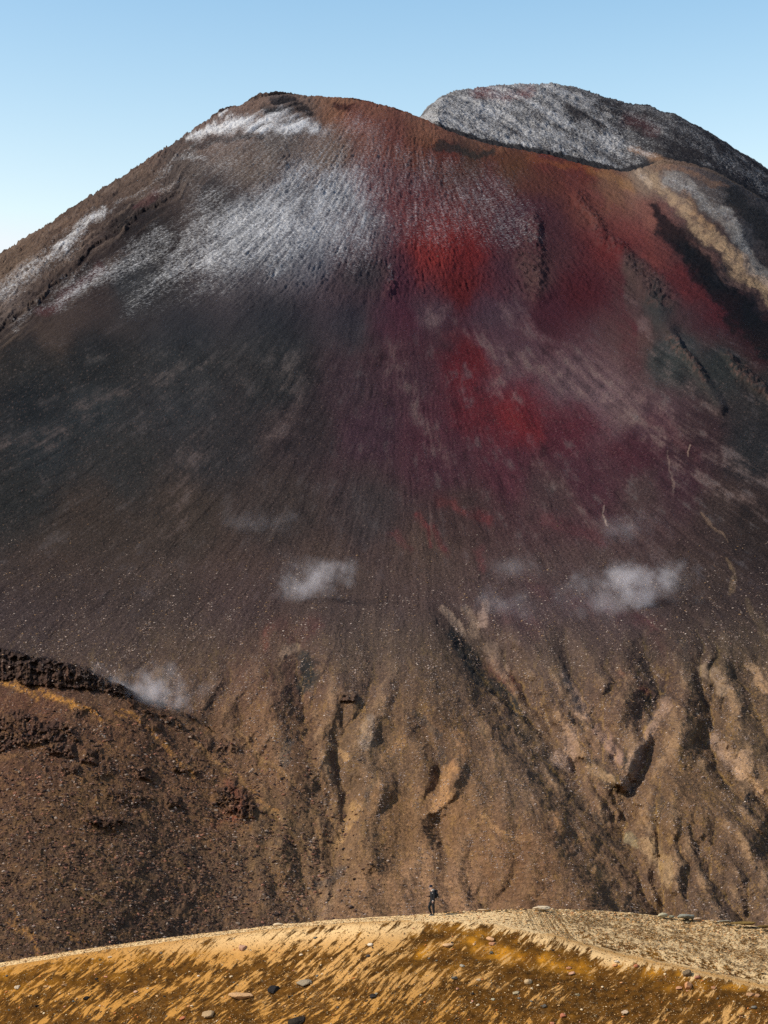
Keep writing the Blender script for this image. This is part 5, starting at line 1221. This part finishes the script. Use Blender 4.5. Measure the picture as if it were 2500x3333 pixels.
# knitted cap, with its small light badge
bm = bmesh.new(); bmesh.ops.create_uvsphere(bm, u_segments=32, v_segments=20, radius=1.0)
for v in list(bm.verts):
    if v.co.z < -0.12: bm.verts.remove(v)
for v in bm.verts:
    z = v.co.z; k = 1.0 + (0.05 if z < 0.12 else 0) + .012 * math.sin(18 * math.atan2(v.co.y, v.co.x)); v.co = Vector((v.co.x * .105 * k, v.co.y * .098 * k, z * .125))
me = bpy.data.meshes.new('beanie'); bm.to_mesh(me); bm.free(); me.materials.append(plain('cap_wool', (0.012, 0.014, 0.024), 0.95, 0.4, 60))
for p in me.polygons: p.use_smooth = True
cap = bpy.data.objects.new('beanie', me); sc.collection.objects.link(cap); cap.parent = body; cap.location = (-.095, 0, 1.70); cap.scale = (1.12, 1.1, 1.1); cap.rotation_euler = (0, R(-14), 0)
def slab(name, dims, loc, rot, mat, parent, bev=.2):
    bm = bmesh.new(); bmesh.ops.create_cube(bm, size=1.0)
    for v in bm.verts: v.co = Vector((v.co.x * dims[0], v.co.y * dims[1], v.co.z * dims[2]))
    bmesh.ops.bevel(bm, geom=list(bm.edges), offset=min(dims) * bev, segments=3, affect='EDGES')
    me = bpy.data.meshes.new(name); bm.to_mesh(me); bm.free(); me.materials.append(mat)
    for p in me.polygons: p.use_smooth = True
    o = bpy.data.objects.new(name, me); sc.collection.objects.link(o); o.location = loc; o.rotation_euler = rot
    if parent: o.parent = parent
    return o
slab('badge', (.004, .03, .02), (-.106, -.035, .012), (0, 0, .35), M_mark, cap)
slab('chest_print', (.06, .004, .018), (-.085, -.19, 1.335), (0, 0, R(-32)), M_mark, body)
slab('hair', (.08, .15, .06), (-.035, 0, 1.64), (0, R(-10), 0), M_hair, body, .4)
# shoes: near foot planted, far foot tipped on its toes
def shoe(ax, y, az, tip):
    r_ = bpy.data.objects.new('shoe', None); 
    sh_ = skin('shoe', [(.05, 0, .055, .043), (.0, 0, .075, .046), (-.08, 0, .05, .042), (-.155, 0, .038, .034), (-.19, 0, .034, .026)], chain(5), M_shoe, 2, body)
    sl_ = slab('sole', (.285, .095, .03), (-.065, 0, .015), (0, 0, 0), M_sole, sh_)
    sh_.location = (ax, y, az); sh_.rotation_euler = (0, tip, 0); bpy.data.objects.remove(r_); return sh_
shoe(.03, -.10, 0.0, 0); shoe(-.005, .10, .055, R(-28))
# wrist watch
bm = bmesh.new(); bmesh.ops.create_cone(bm, segments=24, radius1=.036, radius2=.036, depth=.03, cap_ends=True)
me = bpy.data.meshes.new('wrist_watch'); bm.to_mesh(me); bm.free(); me.materials.append(M_mark)
wt = bpy.data.objects.new('wrist_watch', me); sc.collection.objects.link(wt); wt.parent = body; wt.location = (-.062, -.236, .895); wt.rotation_euler = (0, R(15), 0)
# place the person: feet on the crest
pf, _n = on_rim(1408, 2981)
PS = 97 / F * pf.y / 1.80
body.location = pf; body.rotation_euler = (0, 0, R(22)); body.scale = (PS,) * 3
bpy.context.view_layer.update()
# backpack and camera are carried: things of their own
pk_ = slab('backpack', (.17, .28, .46), (0, 0, 0), (0, 0, 0), M_pk, None, .35)
slab('front_pocket', (.06, .20, .24), (.10, 0, -.06), (0, 0, 0), M_pk, pk_, .35); slab('top_lid', (.19, .27, .08), (.0, 0, .22), (0, R(8), 0), M_pk, pk_, .35)
for s in (-1, 1): skin('shoulder_strap', [(-.08, s * .09, .18, .014, .022), (-.17, s * .11, .22, .014, .024), (-.25, s * .115, .12, .013, .024), (-.27, s * .12, -.02, .012, .02), (-.10, s * .15, -.16, .010, .014)], chain(5), M_pk, 1, pk_)
slab('buckle', (.02, .02, .03), (.06, -.13, -.17), (0, 0, 0), M_mark, pk_)
cm = slab('camera_held', (.05, .10, .07), (0, 0, 0), (0, 0, 0), M_cam, None, .2)
bm = bmesh.new(); bmesh.ops.create_cone(bm, segments=20, radius1=.03, radius2=.026, depth=.06, cap_ends=True); me = bpy.data.meshes.new('lens'); bm.to_mesh(me); bm.free(); me.materials.append(M_cam)
le = bpy.data.objects.new('lens', me); sc.collection.objects.link(le); le.parent = cm; le.location = (-.05, 0, 0); le.rotation_euler = (0, R(90), 0)
for o, loc in ((pk_, Vector((.22, 0, 1.27))), (cm, Vector((-.285, .03, 1.15)))):
    o.location = body.matrix_world @ loc; o.rotation_euler = body.rotation_euler; o.scale = body.scale
cm.name = 'handheld_camera'
tag(pk_, 'black backpack worn on the back of the walking hiker', 'backpack'); tag(cm, 'small dark camera held in the raised hand of the hiker', 'camera')
for m in (o for o in list(bpy.data.meshes) if o.users == 0): bpy.data.meshes.remove(m)
